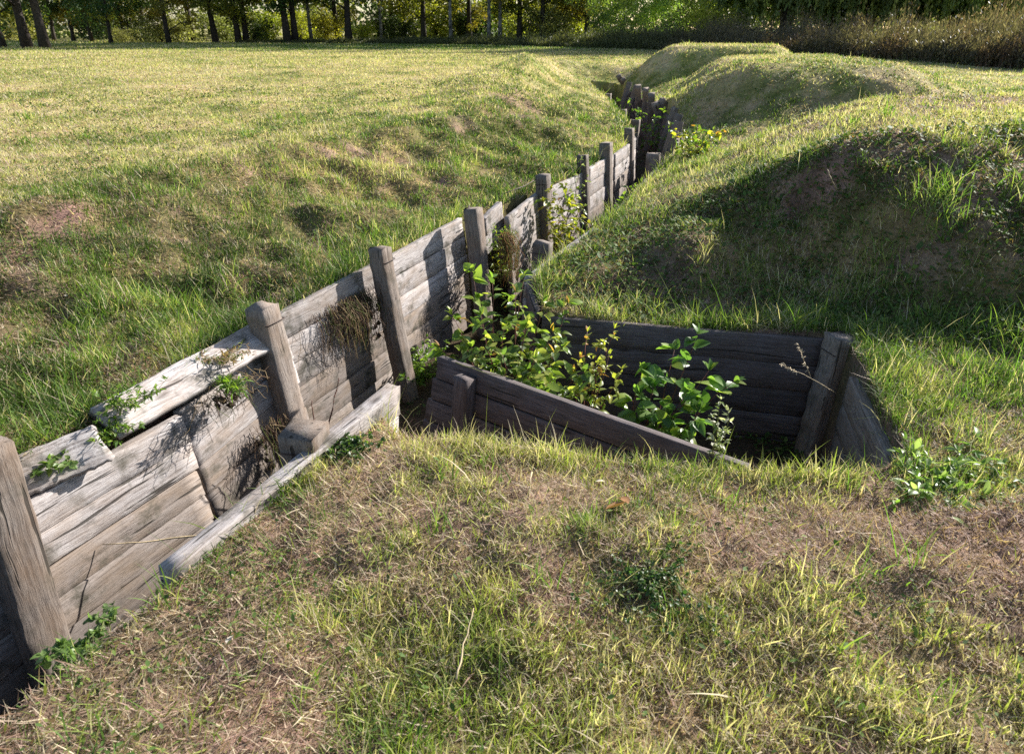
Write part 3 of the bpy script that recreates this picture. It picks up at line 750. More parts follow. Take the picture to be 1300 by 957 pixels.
def rvec(s=1): return Vector((random.gauss(0, s), random.gauss(0, s), random.gauss(0, s)))
PAL_SHRUB = [((.15, .24, .05), 4), ((.26, .35, .07), 5), ((.08, .13, .035), 3), ((.40, .43, .10), 4), ((.44, .26, .07), .3), ((.3, .16, .07), .15)]
PAL_YEL = [((.30, .32, .04), 4), ((.42, .38, .04), 3), ((.16, .22, .04), 3), ((.4, .2, .05), .5)]
PAL_RED = [((.24, .29, .05), 5), ((.36, .36, .07), 3), ((.42, .22, .08), .15), ((.14, .22, .04), 3)]
PAL_BIG = [((.11, .21, .05), 5), ((.17, .28, .06), 3), ((.28, .36, .07), 1.5)]
PAL_GRN = [((.14, .24, .03), 4), ((.22, .32, .04), 3), ((.08, .15, .03), 2)]
def pick(pal_): 
    c = random.choices([p[0] for p in pal_], [p[1] for p in pal_])[0]; k = random.uniform(.8, 1.2); return tuple(v * k for v in c)

def shrub(name, label, cat, base, tips, leafL, leafW, pal_, per=16, stem_r=.006, stem_mat=STEM_RED, twig=.10, group=None, tip_pal=None, sag=.05, start=.25):
    base = Vector(base); root = empty(name, base, label, cat, group); S = Buf(); Lf = Buf()
    for tip in tips:
        tip = Vector(tip) - base; a = Vector((random.uniform(-.06, .06), random.uniform(-.05, .05), 0)); mid = a.lerp(tip, .5) + Vector((random.uniform(-.05, .05), random.uniform(-.05, .05), random.uniform(0, sag)))
        pts = []
        for k in range(9):
            t = k / 8; pts.append(a * (1 - t) ** 2 + mid * 2 * t * (1 - t) + tip * t * t + rvec(.004))
        tube(S, pts, [stem_r * (1 - .75 * k / 8) for k in range(9)], 5)
        for k in range(per):
            t = start + (1 - start) * (k + random.random()) / per; f = t * 8; i_ = min(7, int(f)); p = pts[i_].lerp(pts[i_ + 1], f - i_)
            ax = (pts[i_ + 1] - pts[i_]).normalized(); out = rvec().cross(ax)
            if out.length < .1: continue
            out.normalize(); tl = twig * random.uniform(.15, 1) * (1.1 - t * .6)
            q_ = p + (out + ax * .7).normalized() * tl
            tube(S, [p, q_], [stem_r * .3, stem_r * .18], 4)
            pal_u = tip_pal if (tip_pal and t > .8) else pal_
            for m in range(random.choice((2, 3, 4))):
                pp_ = p.lerp(q_, random.uniform(.3, 1)); dr = (out + ax * .5 + rvec(.55)).normalized(); dr.z = dr.z * .5 + .08
                k_ = random.uniform(.35, 1.2)
                leaf(Lf, pp_, dr, Vector((0, 0, 1)) + rvec(.35), leafL * k_, leafW * k_, pick(pal_u), random.uniform(-.1, .8), random.uniform(.0, .7))
        for m in range(4):
            leaf(Lf, pts[-1], ((pts[-1] - pts[-2]).normalized() + rvec(.5)), Vector((0, 0, 1)) + rvec(.3), leafL * .7, leafW * .6, pick(tip_pal or pal_), .2, .3)
    S.obj('stems', stem_mat, root); Lf.obj('foliage', LEAFG, root, smooth=True)
    return root

def onray(px, py, y):
    u = (px - 650) / F; v = (433 - py) / F
    yy = math.cos(PITCH) + v * math.sin(PITCH); t = y / yy
    return Vector((u * t, y, CAMZ + (-math.sin(PITCH) + v * math.cos(PITCH)) * t))
def tipsat(lst): return [onray(*a) for a in lst]

shrub('leafy_shrub', 'dense green leafy shrub growing where the trench meets the pit, some leaves yellow', 'shrub', (-.02, 3.42, -.75),
      tipsat([(600, 345, 3.55), (625, 352, 3.7), (655, 372, 3.6), (690, 385, 3.5), (575, 400, 3.45), (610, 400, 3.4), (640, 415, 3.35), (670, 410, 3.3), (700, 420, 3.4), (560, 440, 3.35), (600, 440, 3.25),
              (640, 450, 3.15), (680, 455, 3.1), (715, 440, 3.2), (740, 470, 3.1), (700, 480, 3.0), (660, 480, 3.05), (590, 470, 3.3), (720, 385, 3.6), (665, 350, 3.8), (625, 480, 3.15), (735, 500, 2.95), (690, 500, 2.98)]),
      .074, .046, PAL_SHRUB, per=13, twig=.09, start=.42)
shrub('red_tipped_shrub', 'sprig with yellow green leaves and reddish tips leaning over the dark pit boards', 'shrub', (.32, 3.1, -.75),
      tipsat([(780, 415, 3.3), (765, 435, 3.3), (745, 420, 3.35), (760, 460, 3.15), (735, 455, 3.2), (775, 450, 3.1), (790, 470, 3.05)]),
      .05, .026, PAL_RED, per=11, twig=.07, start=.5, tip_pal=[((.40, .42, .08), 5), ((.5, .26, .08), .6)])
shrub('broad_leaved_plant', 'branch with large rounded green leaves hanging over the open pit', 'plant', (.62, 2.95, -.75),
      tipsat([(885, 425, 3.1), (900, 470, 2.9), (930, 485, 2.85), (855, 445, 3.15), (870, 500, 2.85), (830, 490, 3.0), (890, 520, 2.8), (815, 470, 3.1), (805, 500, 2.95), (850, 525, 2.85)]),
      .085, .062, PAL_BIG, per=6, twig=.07, start=.55, stem_r=.005)
shrub('pale_weed', 'pale green flowering weed standing at the right end of the front pit boards', 'plant', (.82, 2.35, -.35),
      tipsat([(915, 505, 2.42), (905, 530, 2.38), (925, 520, 2.4), (920, 545, 2.35)]), .028, .012, [((.34, .38, .22), 3), ((.5, .5, .4), 2), ((.16, .22, .06), 2)], per=22, twig=.03, start=.35, stem_r=.003, stem_mat=STEM_GRN)
shrub('yellow_leaved_bush', 'small bush with yellow leaves in the trench below the dark posts', 'shrub', (.42, 5.95, -.74),
      tipsat([(700, 240, 6.0), (725, 250, 6.0), (712, 265, 5.9), (740, 262, 6.1), (690, 255, 5.9), (730, 285, 5.9), (705, 290, 5.8), (750, 285, 6.1), (718, 236, 6.2)]),
      .06, .036, PAL_YEL, per=24, twig=.11, start=.35)
shrub('green_bramble', 'low bright green bramble spilling down the right rim into the trench', 'shrub', (1.25, 7.4, -.35),
      tipsat([(800, 240, 7.4), (815, 228, 7.6), (790, 255, 7.1), (835, 230, 7.5), (825, 250, 7.0), (845, 245, 7.2), (810, 262, 6.8), (780, 268, 6.8)]),
      .055, .036, PAL_GRN, per=16, twig=.12, start=.2)
shrub('creeping_shrub', 'low shrub with yellow green leaves on the right bank above the trench', 'shrub', (2.25, 8.6, .02),
      tipsat([(870, 168, 9.0), (885, 160, 9.3), (900, 168, 9.0), (910, 172, 8.8), (880, 178, 8.5), (895, 182, 8.3), (862, 182, 8.4), (850, 160, 9.4), (920, 160, 9.4)]),
      .07, .045, PAL_YEL + PAL_GRN, per=15, twig=.14, start=.1)
shrub('climbing_weed', 'light leaved weed climbing the sixth post', 'plant', (.62, 7.05, -.7),
      tipsat([(738, 202, 7.1), (745, 225, 7.0), (733, 240, 6.95), (742, 262, 6.9)]), .055, .03, [((.35, .38, .25), 2), ((.2, .26, .06), 3)], per=9, twig=.05, start=.45)
shrub('far_bush', 'small dark green bush among the far slanting posts', 'shrub', (2.5, 12.6, -.7),
      tipsat([(812, 140, 12.8), (800, 128, 13.2), (843, 140, 12.4), (830, 150, 12.2), (858, 158, 11.5), (780, 128, 14.5)]), .08, .05, PAL_GRN, per=14, twig=.2, start=.2)
# weeds along the left wall
def weed(label, px, py, z, n, spread, L, wd, pal_, h=.06, base_dz=0, mat=STEM_GRN):
    b = at(px, py, z); tips = [b + Vector((random.gauss(0, spread), random.gauss(0, spread), random.uniform(.3, 1) * h)) for _ in range(n)]
    return shrub('weed', label, 'weed', (b.x, b.y, z + base_dz), tips, L, wd, pal_, per=9, twig=.02, start=.1, stem_r=.002, stem_mat=mat, group='weeds on the left wall', sag=.02)
weed('feathery green weed on the tipped back board, upper one', 160, 515, .17, 14, .07, .022, .008, PAL_GRN, .06)
weed('feathery green weed at the lower end of the long tipped back board', 145, 548, .10, 12, .06, .022, .008, PAL_GRN, .06)
weed('rounded pale leaves growing over the short grey board at the left', 75, 583, .08, 12, .06, .024, .018, [((.2, .26, .09), 3), ((.12, .2, .05), 3)], .03)
weed('wisp of green leaves hanging beside the short pale boards', 640, 310, -.05, 14, .06, .05, .012, PAL_GRN + PAL_YEL, .16, -.3)
weed('green weeds at the foot of the leaning post by the shrub', 535, 470, -.6, 22, .12, .035, .02, PAL_GRN, .16, -.1)
weed('ivy like leaves below the bottom left post', 112, 822, -.02, 14, .05, .022, .019, [((.22, .30, .12), 3), ((.14, .22, .06), 3)], .03)
weed('broad grey green rosette on the brown patch at the right', 1215, 625, .03, 26, .13, .05, .02, [((.3, .38, .16), 3), ((.16, .26, .06), 4)], .05)
weed('dark clover patch in the foreground turf', 830, 735, .08, 40, .10, .011, .010, [((.05, .11, .025), 3), ((.09, .16, .03), 3)], .015)
weed('second clover patch beside the short stump post', 445, 570, .01, 22, .06, .02, .016, [((.05, .10, .025), 3), ((.09, .15, .03), 3)], .03)

# hanging clumps of roots and dead grass over the boards
def root_clump(label, px, py, z, n, spread, drop, cols, off=.05):
    c = at(px, py, z); B = Buf(); S = Buf()
    root = empty('root_clump', c, label, 'roots', 'clumps of roots on the left wall')
    for k in range(n):
        s = random.gauss(0, spread); a = Vector((.42 * s, .91 * s, random.uniform(-.02, .05))) + Vector((.91, -.42, 0)) * random.uniform(0, off)
        e = a + Vector((.91, -.42, 0)) * random.uniform(.0, .05) + Vector((random.gauss(0, .03), random.gauss(0, .05), -drop * random.uniform(.2, 1.1)))
        m = a.lerp(e, .5) + Vector((.91, -.42, 0)) * random.uniform(.0, .05) + rvec(.01)
        col = random.choice(cols)
        w_ = random.uniform(.004, .016)
        pts = [a, a.lerp(m, .6) + rvec(w_), m + rvec(w_), m.lerp(e, .6) + rvec(w_), e + rvec(w_)]
        tube(B, pts, [.0014, .0013, .0012, .0010, .0006], 3, col, False)
    # crumbly earth held by the roots
    B.obj('roots', GCOV, root, False)
    for k in range(max(10, n // 9)):
        s = random.gauss(0, spread * .8); p_ = Vector((.42 * s, .91 * s, -drop * random.uniform(.0, .8))) + Vector((.91, -.42, 0)) * random.uniform(-.01, .03)
        rr = random.uniform(.008, .022); vs = []; 
        for (ax, ay, az) in [(1, 0, 0), (-1, 0, 0), (0, 1, 0), (0, -1, 0), (0, 0, 1), (0, 0, -1)]:
            vs.append(p_ + Vector((ax, ay, az)) * rr * random.uniform(.6, 1.3))
        S.add(vs, [(0, 2, 4), (2, 1, 4), (1, 3, 4), (3, 0, 4), (2, 0, 5), (1, 2, 5), (3, 1, 5), (0, 3, 5)])
    S.obj('earth', DIRT, root, True)['kind'] = 'stuff'
RC = [(.10, .06, .04), (.2, .13, .08), (.05, .035, .025), (.3, .22, .12), (.10, .12, .03)]
weed('dry brown grass heap lying on the long tipped back board', 275, 458, .14, 22, .09, .03, .006, [((.3, .2, .12), 3), ((.16, .2, .05), 2)], .05, 0, STRAW)
weed('green tuft leaning over the tipped back board beside the wire banded post', 300, 490, .08, 10, .06, .04, .008, PAL_GRN, .05)
weed('small weed rooted in the gap above the jagged joint', 125, 560, .07, 14, .05, .024, .01, PAL_GRN, .04)
root_clump('dark clump of dead roots spilling over the boards left of the leaning post', 437, 385, .03, 380, .13, .30, RC)
root_clump('brown root tuft beside the post with the wire band', 285, 492, .07, 120, .07, .10, RC)
root_clump('grass roots hanging beside the leaning post', 478, 372, -.0, 120, .04, .36, RC, .08)
root_clump('thin roots trailing down behind the stump post', 338, 540, -.25, 90, .05, .3, RC, .06)
root_clump('orange brown roots hanging by the dappled boards', 638, 300, .05, 220, .05, .35, [(.3, .14, .05), (.2, .13, .08), (.16, .18, .04)], .08)

# dry stalks
def stalk(label, pts, r=.0025, mat=STRAW, seeds=0, name='dry_stalk'):
    B = Buf(); base = Vector(pts[0]); pts = [Vector(p_) - base for p_ in pts]
    fine = []
    for a_, b_ in zip(pts[:-1], pts[1:]): fine += [a_.lerp(b_, k / 4) + rvec(r * .6) for k in range(4)]
    fine.append(pts[-1]); m = len(fine)
    tube(B, fine, [r * (1 - .6 * k / (m - 1)) for k in range(m)], 5)
    for k in range(seeds):
        t = .62 + .38 * k / seeds; f = t * (m - 1); i_ = min(m - 2, int(f)); p_ = fine[i_].lerp(fine[i_ + 1], f - i_)
        leaf(B, p_, rvec().normalized() + (fine[-1] - fine[-2]).normalized() * .8, Vector((0, 0, 1)), .018, .005, (1, 1, 1))
    o = B.obj(name, mat, None, True, base); tag(o, label, 'stalk', 'dry stalks around the trench'); return o
stalk('thin bare rod lying across the boards at the bottom left', [at(272, 678, -.33), at(200, 686, -.31), at(130, 691, -.28)], .0045, STRAW)
stalk('reddish upright stalk in front of the earthy boards, taller one', [at(415, 548, -.3), at(424, 510, -.12), at(430, 480, .0)], .0045, STEM_RED)
stalk('reddish upright stalk in front of the earthy boards, shorter one', [at(400, 560, -.3), at(398, 530, -.2), at(396, 508, -.1)], .004, STEM_RED)
stalk('long red grass stem with seed head in front of the dark pit wall', [onray(1055, 495, 3.0), onray(1020, 475, 2.95), onray(990, 462, 2.95)], .002, STRAW, 30)
stalk('second red grass stem arching lower over the dark pit', [onray(1060, 498, 2.9), onray(1030, 480, 2.85), onray(1013, 436, 2.85)], .002, STRAW, 24)
stalk('curved pale straw lying across the foreground turf', [at(675, 605, .05) + Vector((0, 0, .02)), at(672, 640, .06) + Vector((0, 0, .02)), at(692, 688, .07) + Vector((0, 0, .02))], .0028)
stalk('straight straw leaning at the bottom of the turf', [at(578, 865, .12) + Vector((0, 0, .01)), at(590, 830, .12) + Vector((0, 0, .03)), at(602, 790, .12) + Vector((0, 0, .05))], .0028)
stalk('yellow bent stem lying across the front pit post', [at(578, 460, -.02), at(620, 475, -.03), at(652, 480, -.02)], .003, STEM_GRN)
stalk('thin straight twig rising from the shaded bank', [at(1062, 240, .55), at(1056, 228, .62), at(1050, 215, .68)], .004)

# fallen leaves
def fallen(label, px, py, z, L, mat, name='fallen_leaf', grp='fallen leaves on the turf'):
    c = at(px, py, z); c.z = H1(c.x, c.y) + .025; B = Buf()
    leaf(B, Vector((0, 0, 0)), Vector((random.gauss(0, 1), random.gauss(0, 1), .2)), Vector((0, 0, 1)) + rvec(.3), L, L * .6, (1, 1, 1), random.uniform(-.2, .5), .5)
    o = B.obj(name, mat, None, True, c); return tag(o, label, 'leaf', grp)
fallen('curled brown leaf on the turf, left one of the close pair', 768, 657, .06, .075, DEADLEAF)
fallen('curled brown leaf on the turf, right one of the close pair', 797, 652, .06, .06, DEADLEAF)
fallen('small orange leaf just above the close pair of brown ones', 798, 622, .05, .03, DEADLEAF)
fallen('pale curled leaf above and left of the brown pair', 768, 614, .05, .035, PALELEAF)
fallen('bleached leaf on the grass by the pit corner at right', 1150, 603, .02, .04, PALELEAF)
fallen('bleached leaf on the left bank slope', 87, 385, .25, .05, PALELEAF)
fallen('silvery leaf on the grass above the pit back wall', 918, 406, -.03, .05, PALELEAF)
fallen('pale leaf in the grass near the bottom left corner', 290, 817, .04, .035, PALELEAF)

# ------------------------------------------------------------------ TREES
def cards(P, s, col, stretch=1.0, vertical=0.0):
    n = len(P)
    a = rng.normal(size=(n, 3)); a /= np.linalg.norm(a, axis=1)[:, None]
    if vertical: a = a * (1 - vertical) + np.array([0, 0, -1.0]) * vertical; a /= np.linalg.norm(a, axis=1)[:, None]
    b = np.cross(a, rng.normal(size=(n, 3))); b /= np.linalg.norm(b, axis=1)[:, None]
    s = s[:, None]
    V = np.stack([P - a * s * stretch, P + b * s * .55, P + a * s * stretch, P - b * s * .55], 1).reshape(-1, 3)
    Fi = np.arange(4 * n); T = np.full(n, 4); C = np.repeat(col[:, None, :], 4, 1).reshape(-1, 3)
    return V, Fi, T, C

def tree_meshes(kind, seed):
    global rng
    rr = random.Random(seed); st = rng; rng = np.random.default_rng(seed)
    T = Buf(); parts_ = []
    hgt = {'broad': 19, 'poplar': 20, 'willow': 13.5, 'birch': 20, 'low': 8}[kind]
    r0 = {'broad': .25, 'poplar': .21, 'willow': .4, 'birch': .14, 'low': .14}[kind]
    lx, ly = rr.uniform(-.6, .6), rr.uniform(-.6, .6)
    tr = [Vector((lx * (t ** 1.5) + .12 * math.sin(5 * t + seed), ly * t ** 1.5, hgt * .85 * t)) for t in [k / 10 for k in range(11)]]
    tube(T, tr, [r0 * (1.35 if k == 0 else 1) * (1 - .8 * k / 10) for k in range(11)], 9)
    cl = []
    nb = 24 if kind != 'low' else 12
    low = {'broad': .15, 'poplar': .08, 'willow': .3, 'birch': .16, 'low': .16}[kind]
    for b in range(nb):
        t = low + (.95 - low) * b / nb + rr.uniform(-.02, .02); f = t * 10; k = min(9, int(f)); p = tr[k].lerp(tr[k + 1], f - k)
        ang = b * 2.4 + rr.uniform(-.4, .4); ln = hgt * {'broad': .27, 'poplar': .15, 'willow': .30, 'birch': .14, 'low': .36}[kind] * (1.1 - .65 * abs(t - .45)) * rr.uniform(.75, 1.15)
        d = Vector((math.cos(ang), math.sin(ang), .35 if kind != 'willow' else .5))
        e = p + d * ln; m = p.lerp(e, .5) + Vector((0, 0, .12 * ln))
        tube(T, [p, m, e], [r0 * .32 * (1.1 - t), r0 * .2 * (1.1 - t), .015], 5)
        for c in range(5 if kind != 'birch' else 4):
            q_ = p.lerp(e, .35 + .65 * c / 4) + rr.uniform(.2, .8) * Vector((rr.gauss(0, .6), rr.gauss(0, .6), rr.gauss(0, .45)))
            if kind == 'willow': 
                cl.append((q_, rr.uniform(.5, .9)))
            else: cl.append((q_, rr.uniform(.45, 1.05) * (1 if kind != 'birch' else .8)))
    if kind == 'willow':
        for (q_, s_) in cl * 3:
            n = 130; x = q_.x + rng.normal(0, s_ * .7); y = q_.y + rng.normal(0, s_ * .7); L = q_.z - rr.uniform(.6, 2.2)
            L = min(max(L, 1.0), 8)
            t = rng.random(n); P = np.stack([x + rng.normal(0, .07, n) + .15 * np.sin(t * 3 + seed), y + rng.normal(0, .07, n), q_.z + .5 - t * L], 1)
            base = np.array([.13, .165, .05]) if rr.random() < .65 else np.array([.27, .29, .07])
            parts_.append(cards(P, np.full(n, .11), base * rng.uniform(.7, 1.3, (n, 1)), 1.0, .85))
    else:
        for (q_, s_) in cl:
            n = int(95 * (s_ / .7) ** 2)
            u = rng.normal(size=(n, 3)); u /= np.linalg.norm(u, axis=1)[:, None]; rad = s_ * rng.random(n) ** .45
            P = np.array(q_) + u * rad[:, None] * np.array([1.15, 1.15, .7])
            tint = rr.random()
            base = {'broad': (.07, .11, .025), 'poplar': (.21, .21, .045), 'birch': (.24, .24, .05), 'low': (.075, .115, .035)}[kind]
            base = np.array(base) * (1 + .5 * (tint - .5)); 
            if tint > (.6 if kind in ('poplar', 'birch') else .85): base = np.array([.30, .25, .035])
            parts_.append(cards(P, rng.uniform(.07, .15, n) * (1.1 if kind == 'broad' else .95), base * rng.uniform(.65, 1.35, (n, 1))))
    V, Fi, Tt, C = merge(parts_)
    crown = np_mesh('crown', V, Fi, Tt, TREEL, C)
    trunk = T.mesh('trunk', BIRCH if kind == 'birch' else BARK, True, False)
    rng = st
    return trunk, crown
LIB = {k: [tree_meshes(k, 500 + 17 * i_ + sum(map(ord, k))) for i_ in range(n)] for k, n in [('broad', 3), ('poplar', 3), ('willow', 2), ('birch', 2), ('low', 2)]}
def tree(kind, px, dist, label, scale=1.0, rz=None, group='trees at the edge of the meadow', name=None, lean=0):
    x = (px - 650) / F * dist / math.cos(PITCH) * (1 / (1 + .0))    # lateral place at that distance, near the horizon
    x = (px - 650) / F * dist * .909
    x = (px - 650) / F * dist / (math.cos(PITCH) + (433 - 50) / F * math.sin(PITCH))
    z = H1(x, dist)
    v = random.randrange(len(LIB[kind])); tm, cm = LIB[kind][v]
    root = empty(name or {'broad': 'broadleaf_tree', 'poplar': 'poplar_tree', 'willow': 'willow_tree', 'birch': 'birch_tree', 'low': 'small_tree'}[kind], (x, dist, z - .05), label, 'tree', group, rz if rz is not None else random.uniform(0, 6.28))
    root.rotation_euler[0] = lean
    root.scale = (scale,) * 3
    a_ = bpy.data.objects.new('trunk', tm); link(a_, root); b_ = bpy.data.objects.new('crown', cm); link(b_, root)
    return root
T_ = [
 ('low', 3, 43, 'tree cut by the left edge of the picture, pale trunk', 1.1), ('broad', 30, 42, 'leaning tree with forked dark trunk near the left edge', 1.0), ('broad', 54, 41.5, 'dark trunked tree right beside the forked one', .95),
 ('low', 92, 62, 'small tree of the far row with silvery foliage, left', 1.1), ('low', 70, 64, 'small tree of the far row, just right of the dark trunked tree', 1.1), ('low', 115, 62, 'small dark tree of the far row, left of the brown trunk', 1.1),
 ('low', 141, 56, 'small tree with a thin brown leaning trunk', 1.0), ('low', 160, 62, 'small grey leaved tree behind the brown trunk', 1.1), ('broad', 185, 66, 'rounded tree with low dark branches left of the russet one', .9),
 ('poplar', 215, 56, 'tree with russet foliage reaching down to the grass', .8), ('broad', 243, 64, 'dense dark tree between russet tree and slanting trunk', 1.0), ('broad', 272, 58, 'tree with a dark slanting trunk left of the close pair', .9),
 ('poplar', 302, 58, 'left tree of the close pair of dark trunks', 1.0), ('poplar', 313, 58.5, 'right tree of the close pair, trunk slightly tilted', 1.0), ('broad', 364, 57, 'thickest dark trunk of the tree line, left of its twin', 1.05),
 ('broad', 374, 57.6, 'thick dark trunk right up against the thickest one', .95), ('birch', 396, 60, 'slim grey trunk right of the thick twin trunks', 1.0), ('poplar', 428, 63, 'thin dark tree half hidden by yellow bushes', 1.0),
 ('broad', 444, 58, 'straight thick dark trunk alone between yellow bushes', 1.0), ('birch', 484, 62, 'very slim pale trunk in the shade', .9), ('broad', 500, 66, 'dark tree behind the slim pale trunk', 1.0),
 ('poplar', 539, 62, 'dark knotty trunk before bright yellow leaves', 1.0), ('birch', 573, 57, 'birch with bark peeling to white, leftmost birch', 1.0), ('poplar', 596, 63, 'slender dark tree between the first two birches', 1.0),
 ('birch', 620, 57, 'birch with white patched trunk, middle one', 1.0), ('birch', 634, 58, 'darker birch immediately right of the middle one', 1.05), ('poplar', 660, 60, 'yellowing poplar right of the birches', 1.0),
 ('poplar', 688, 60, 'poplar with golden hanging leaves', 1.0), ('poplar', 716, 62, 'brownish poplar with gaps of bright sky', 1.0), ('poplar', 745, 60, 'poplar half behind the bright green bushes', 1.0),
 ('broad', 790, 62, 'broad tree behind the bright green bushes', 1.0), ('broad', 860, 60, 'green tree rising over the right end of the bright bushes', 1.0), ('broad', 928, 60, 'very dark tree in the gap left of the willows', 1.1),
 ('willow', 995, 46, 'weeping willow with dark hanging curtains, leftmost', 1.0), ('willow', 1045, 47, 'weeping willow next to the leftmost one', 1.0), ('willow', 1098, 46, 'weeping willow in the middle of the row', 1.0),
 ('willow', 1150, 48, 'willow with one bright yellow lit strand', 1.0), ('willow', 1205, 47, 'weeping willow with sunlit green curtains', 1.0), ('broad', 1262, 47, 'glossy leaved dark tree at the right edge', .9), ('broad', 1310, 50, 'dark tree cut by the right edge of the picture', 1.0),]
for k, px, d, lab, s in T_: tree(k, px, d, lab, s)

# bushes of the understorey
def bush_mesh(seed, base, n=2600, w=1.6, h=1.9, s=.085):
    r_ = np.random.default_rng(seed); m = 26; c = np.stack([r_.normal(0, w * .45, m), r_.normal(0, w * .45, m), r_.random(m) * h * .85 + .15], 1)
    k = r_.integers(0, m, n); P = c[k] + r_.normal(0, .28, (n, 3)); P[:, 2] = np.abs(P[:, 2])
    tintk = r_.uniform(.6, 1.5, m)[k][:, None]
    V, Fi, Tt, C = cards(P, r_.uniform(.6, 1.3, n) * s, np.array(base) * tintk * r_.uniform(.7, 1.3, (n, 1)))
    return np_mesh('foliage', V, Fi, Tt, TREEL, C)
def bush_stems(seed):
    B = Buf(); rr = random.Random(seed)
    for k in range(9):
        a_ = rr.uniform(0, 6.28); r2 = rr.uniform(.2, .8)
        tube(B, [(0, 0, 0), (r2 * .4 * math.cos(a_), r2 * .4 * math.sin(a_), .7), (r2 * math.cos(a_), r2 * math.sin(a_), 1.6)], [.03, .02, .008], 5)
    return B.mesh('stems', BARK, True, False)
BM = {'yellow': bush_mesh(1, (.36, .37, .05)), 'green': bush_mesh(2, (.16, .24, .055), 4200, 1.9, 3.4), 'dark': bush_mesh(3, (.05, .075, .025)), 'olive': bush_mesh(4, (.23, .23, .08)), 'willowy': bush_mesh(5, (.27, .35, .09), 5200, 2.0, 3.8, .07)}
BS = bush_stems(3)
def bush(kind, px, d, lab, s=1.0):
    x = (px - 650) / F * d / (math.cos(PITCH) + 383 / F * math.sin(PITCH))
    root = empty('bush', (x, d, H1(x, d)), lab, 'bush', 'bushes under the tree line', random.uniform(0, 6.28)); root.scale = (s, s, s * random.uniform(.85, 1.1))
    link(bpy.data.objects.new('foliage', BM[kind]), root); link(bpy.data.objects.new('stems', BS), root)
for a_ in [('olive', 12, 66, 'pale olive bush under the left edge tree', 1.2), ('yellow', 40, 70, 'sunlit bush seen between the two left trunks', 1.3), ('olive', 155, 58, 'low rounded bush with yellow top by the brown trunk', .55), ('dark', 125, 74, 'dark bush behind the far row of small trees', 1.6),
           ('dark', 172, 62, 'dark bush under the grey leaved tree', 1.1), ('olive', 205, 58, 'russet brown bush under the russet tree', 1.0), ('olive', 232, 62, 'brownish bush left of the slanting trunk', 1.1), ('olive', 287, 66, 'pale bush between slanting trunk and close pair', 1.3),
           ('yellow', 338, 64, 'yellow bush left of the thick twin trunks', 1.0), ('dark', 326, 60, 'dark bush right of the close pair', .8), ('yellow', 382, 66, 'bright bush behind the thick twin trunks', 1.3), ('yellow', 415, 62, 'bright yellow bush left of the lone thick trunk', 1.0),
           ('olive', 400, 70, 'olive bush behind the slim grey trunk', 1.3), ('yellow', 462, 60, 'small yellow bush right of the lone thick trunk', .7), ('dark', 485, 66, 'dark bush under the very slim trunk', 1.3), ('dark', 512, 64, 'dark bush left of the knotty trunk', 1.1),
           ('yellow', 553, 66, 'bright yellow green bush right of the knotty trunk', 1.6), ('olive', 588, 68, 'olive bush between the first two birches', 1.5), ('dark', 600, 66, 'dark bush left of the middle birch', 1.4), ('yellow', 648, 68, 'golden bush right of the birches', 1.6),
           ('olive', 676, 62, 'brown green bush below the golden poplar', 1.3), ('olive', 706, 60, 'brown bush below the brownish poplar', 1.3), ('yellow', 730, 66, 'golden bush beside the brownish poplar', 1.5), ('green', 762, 50, 'tall dark green bush at the left end of the bright group', .9),
           ('willowy', 800, 49, 'tall bright green bush second from the left in the group', 1.0), ('willowy', 835, 48, 'tall feathery green bush in the middle of the group', 1.0), ('willowy', 868, 47, 'tall feathery bush right of the middle one', 1.0), ('yellow', 898, 45, 'bright yellow green bush at the right end of the group', .95),
           ('dark', 935, 58, 'dark bush in the gap left of the willows', 1.6), ('yellow', 1160, 56, 'glowing yellow bush between the willows', 1.2), ('dark', 1060, 60, 'dark bush behind the willows', 1.8), ('dark', 1250, 50, 'dark bush right of the last willow', 1.3), ('green', 1290, 48, 'green bush under the right edge tree', .8)]:
    bush(*a_)

# the wood behind, one mass
n = 70000
x = rng.uniform(-75, 85, n); y = rng.uniform(78, 100, n); z = rng.random(n) * 13
k = vnoise(x, z, 3.2, 91) + .35 * vnoise(x, z, 1.1, 92) > .40 + .02 * z
x, y, z = x[k], y[k], z[k]; P = np.stack([x, y, z + .3], 1)
col = pal(vnoise(x, z, 4, 93), [(0, (.035, .055, .018)), (.5, (.07, .10, .03)), (.85, (.18, .18, .04))]) * rng.uniform(.7, 1.3, (len(x), 1))
V, Fi, Tt, C = cards(P, rng.uniform(.22, .42, len(x)), col)
tag(link(bpy.data.objects.new('far_woodland', np_mesh('far_woodland', V, Fi, Tt, TREEL, C))), 'dark far wood behind the trees at the meadow edge', 'woodland', None, 'stuff')

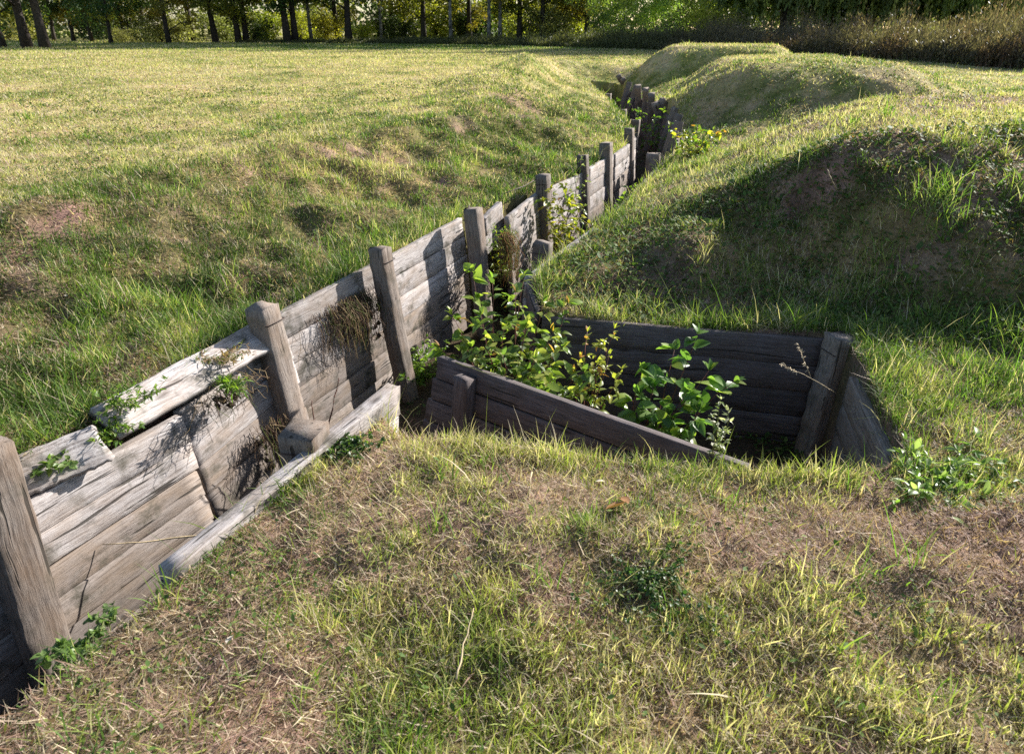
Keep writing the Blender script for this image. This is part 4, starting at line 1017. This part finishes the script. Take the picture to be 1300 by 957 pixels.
# tall dry weeds between meadow and trees
def weed_belt():
    line = [(300, 57), (430, 55), (600, 50), (700, 44), (800, 39), (900, 35), (1000, 31.5), (1100, 27.5), (1200, 24), (1300, 22), (1420, 20)]
    n = 42000; s = rng.random(n) ** .8
    px = 300 + 1120 * s; d = np.interp(px, [a_[0] for a_ in line], [a_[1] for a_ in line]); back = rng.random(n) ** 1.3
    d = d + back * np.interp(px, [300, 600, 900, 1400], [2, 4, 7, 7])
    x = (px - 650) / F * d / (math.cos(PITCH) + 383 / F * math.sin(PITCH)); z = H(x, d, False)
    hgt = np.interp(px, [300, 560, 700, 900, 1400], [.2, .42, .62, 1.15, 1.5]) * (.45 + .85 * vnoise(x, d, 1.1, 71)) * np.where(rng.random(n) < .12, 1.35, rng.uniform(.55, 1.05, n)) * (.55 + .45 * sstep(0, .25, back))
    tintn = vnoise(x, d, .9, 72)
    sets = []
    st = pal(rng.random(n), [(0, (.085, .08, .045)), (.5, (.14, .115, .085)), (1, (.21, .17, .125))])
    st = np.where((tintn > .62)[:, None], st * np.array([1.05, .86, .85]), st); low_ = np.array([.07, .10, .03]); gk = sstep(960, 760, px)[:, None] * .75; st = st * (1 - gk) + np.array([.09, .11, .04]) * gk
    P = np.stack([x, d, z], 1)
    sets.append(blades(P, hgt, np.maximum(.012, d * .0009), rng.random(n) * 6.28, np.abs(rng.normal(.08, .1, n)), np.abs(rng.normal(.2, .15, n)), st, 2))
    for q_ in range(4):
        t = rng.uniform(.05, 1.0, n) ** .9; Pq = P + np.stack([rng.normal(0, .07, n), rng.normal(0, .07, n), t * hgt], 1)
        cq = st * (t[:, None] ** .5) + low_ * (1 - t[:, None] ** .5); cq = cq * rng.uniform(.5, 1.35, (n, 1))
        sets.append(cards(Pq, rng.uniform(.02, .05, n), cq, 1.9, .55))
    V, Fi, Tt, C = merge(sets)
    return np_mesh('tall_weeds', V, Fi, Tt, TREEL, C)
tag(link(bpy.data.objects.new('tall_weeds', weed_belt())), 'belt of tall dry reddish brown weeds between meadow and trees', 'weeds', None, 'stuff')

# ------------------------------------------------------------------ LIGHT, SKY, CAMERA
AZ, EL = R(38), R(27)
s = Vector((math.cos(AZ) * math.cos(EL), math.sin(AZ) * math.cos(EL), math.sin(EL)))
sun = bpy.data.lights.new('sun', 'SUN'); sun.energy = 5.0; sun.angle = R(.5); sun.color = (1, .955, .89)
so = bpy.data.objects.new('sun', sun); link(so); so.rotation_euler = s.to_track_quat('Z', 'Y').to_euler(); so.location = (20, 20, 30)
w = bpy.data.worlds.new('World'); scene.world = w; w.use_nodes = True
wn = w.node_tree; bg = wn.nodes['Background']
sky = wn.nodes.new('ShaderNodeTexSky'); sky.sky_type = 'NISHITA'; sky.sun_disc = False; sky.sun_elevation = EL; sky.sun_rotation = math.pi / 2 - AZ
wn.links.new(sky.outputs[0], bg.inputs[0]); bg.inputs[1].default_value = .085
cam = bpy.data.cameras.new('camera'); co = bpy.data.objects.new('camera', cam); link(co)
co.location = (0, 0, CAMZ); co.rotation_euler = (math.pi / 2 - PITCH, 0, 0)
cam.sensor_width = 36; cam.lens = F * 36 / 1300; cam.shift_y = -(478.5 - 433) / 1300; cam.clip_end = 2000; cam.clip_start = .05
cam.dof.use_dof = True; cam.dof.focus_distance = 4.3; cam.dof.aperture_fstop = 6.3
scene.camera = co
scene.view_settings.view_transform = 'Standard'; scene.view_settings.look = 'None'; scene.view_settings.exposure = 1.27; scene.view_settings.gamma = 1
scene.cycles.max_bounces = 6; scene.cycles.transparent_max_bounces = 4; scene.cycles.use_denoising = False
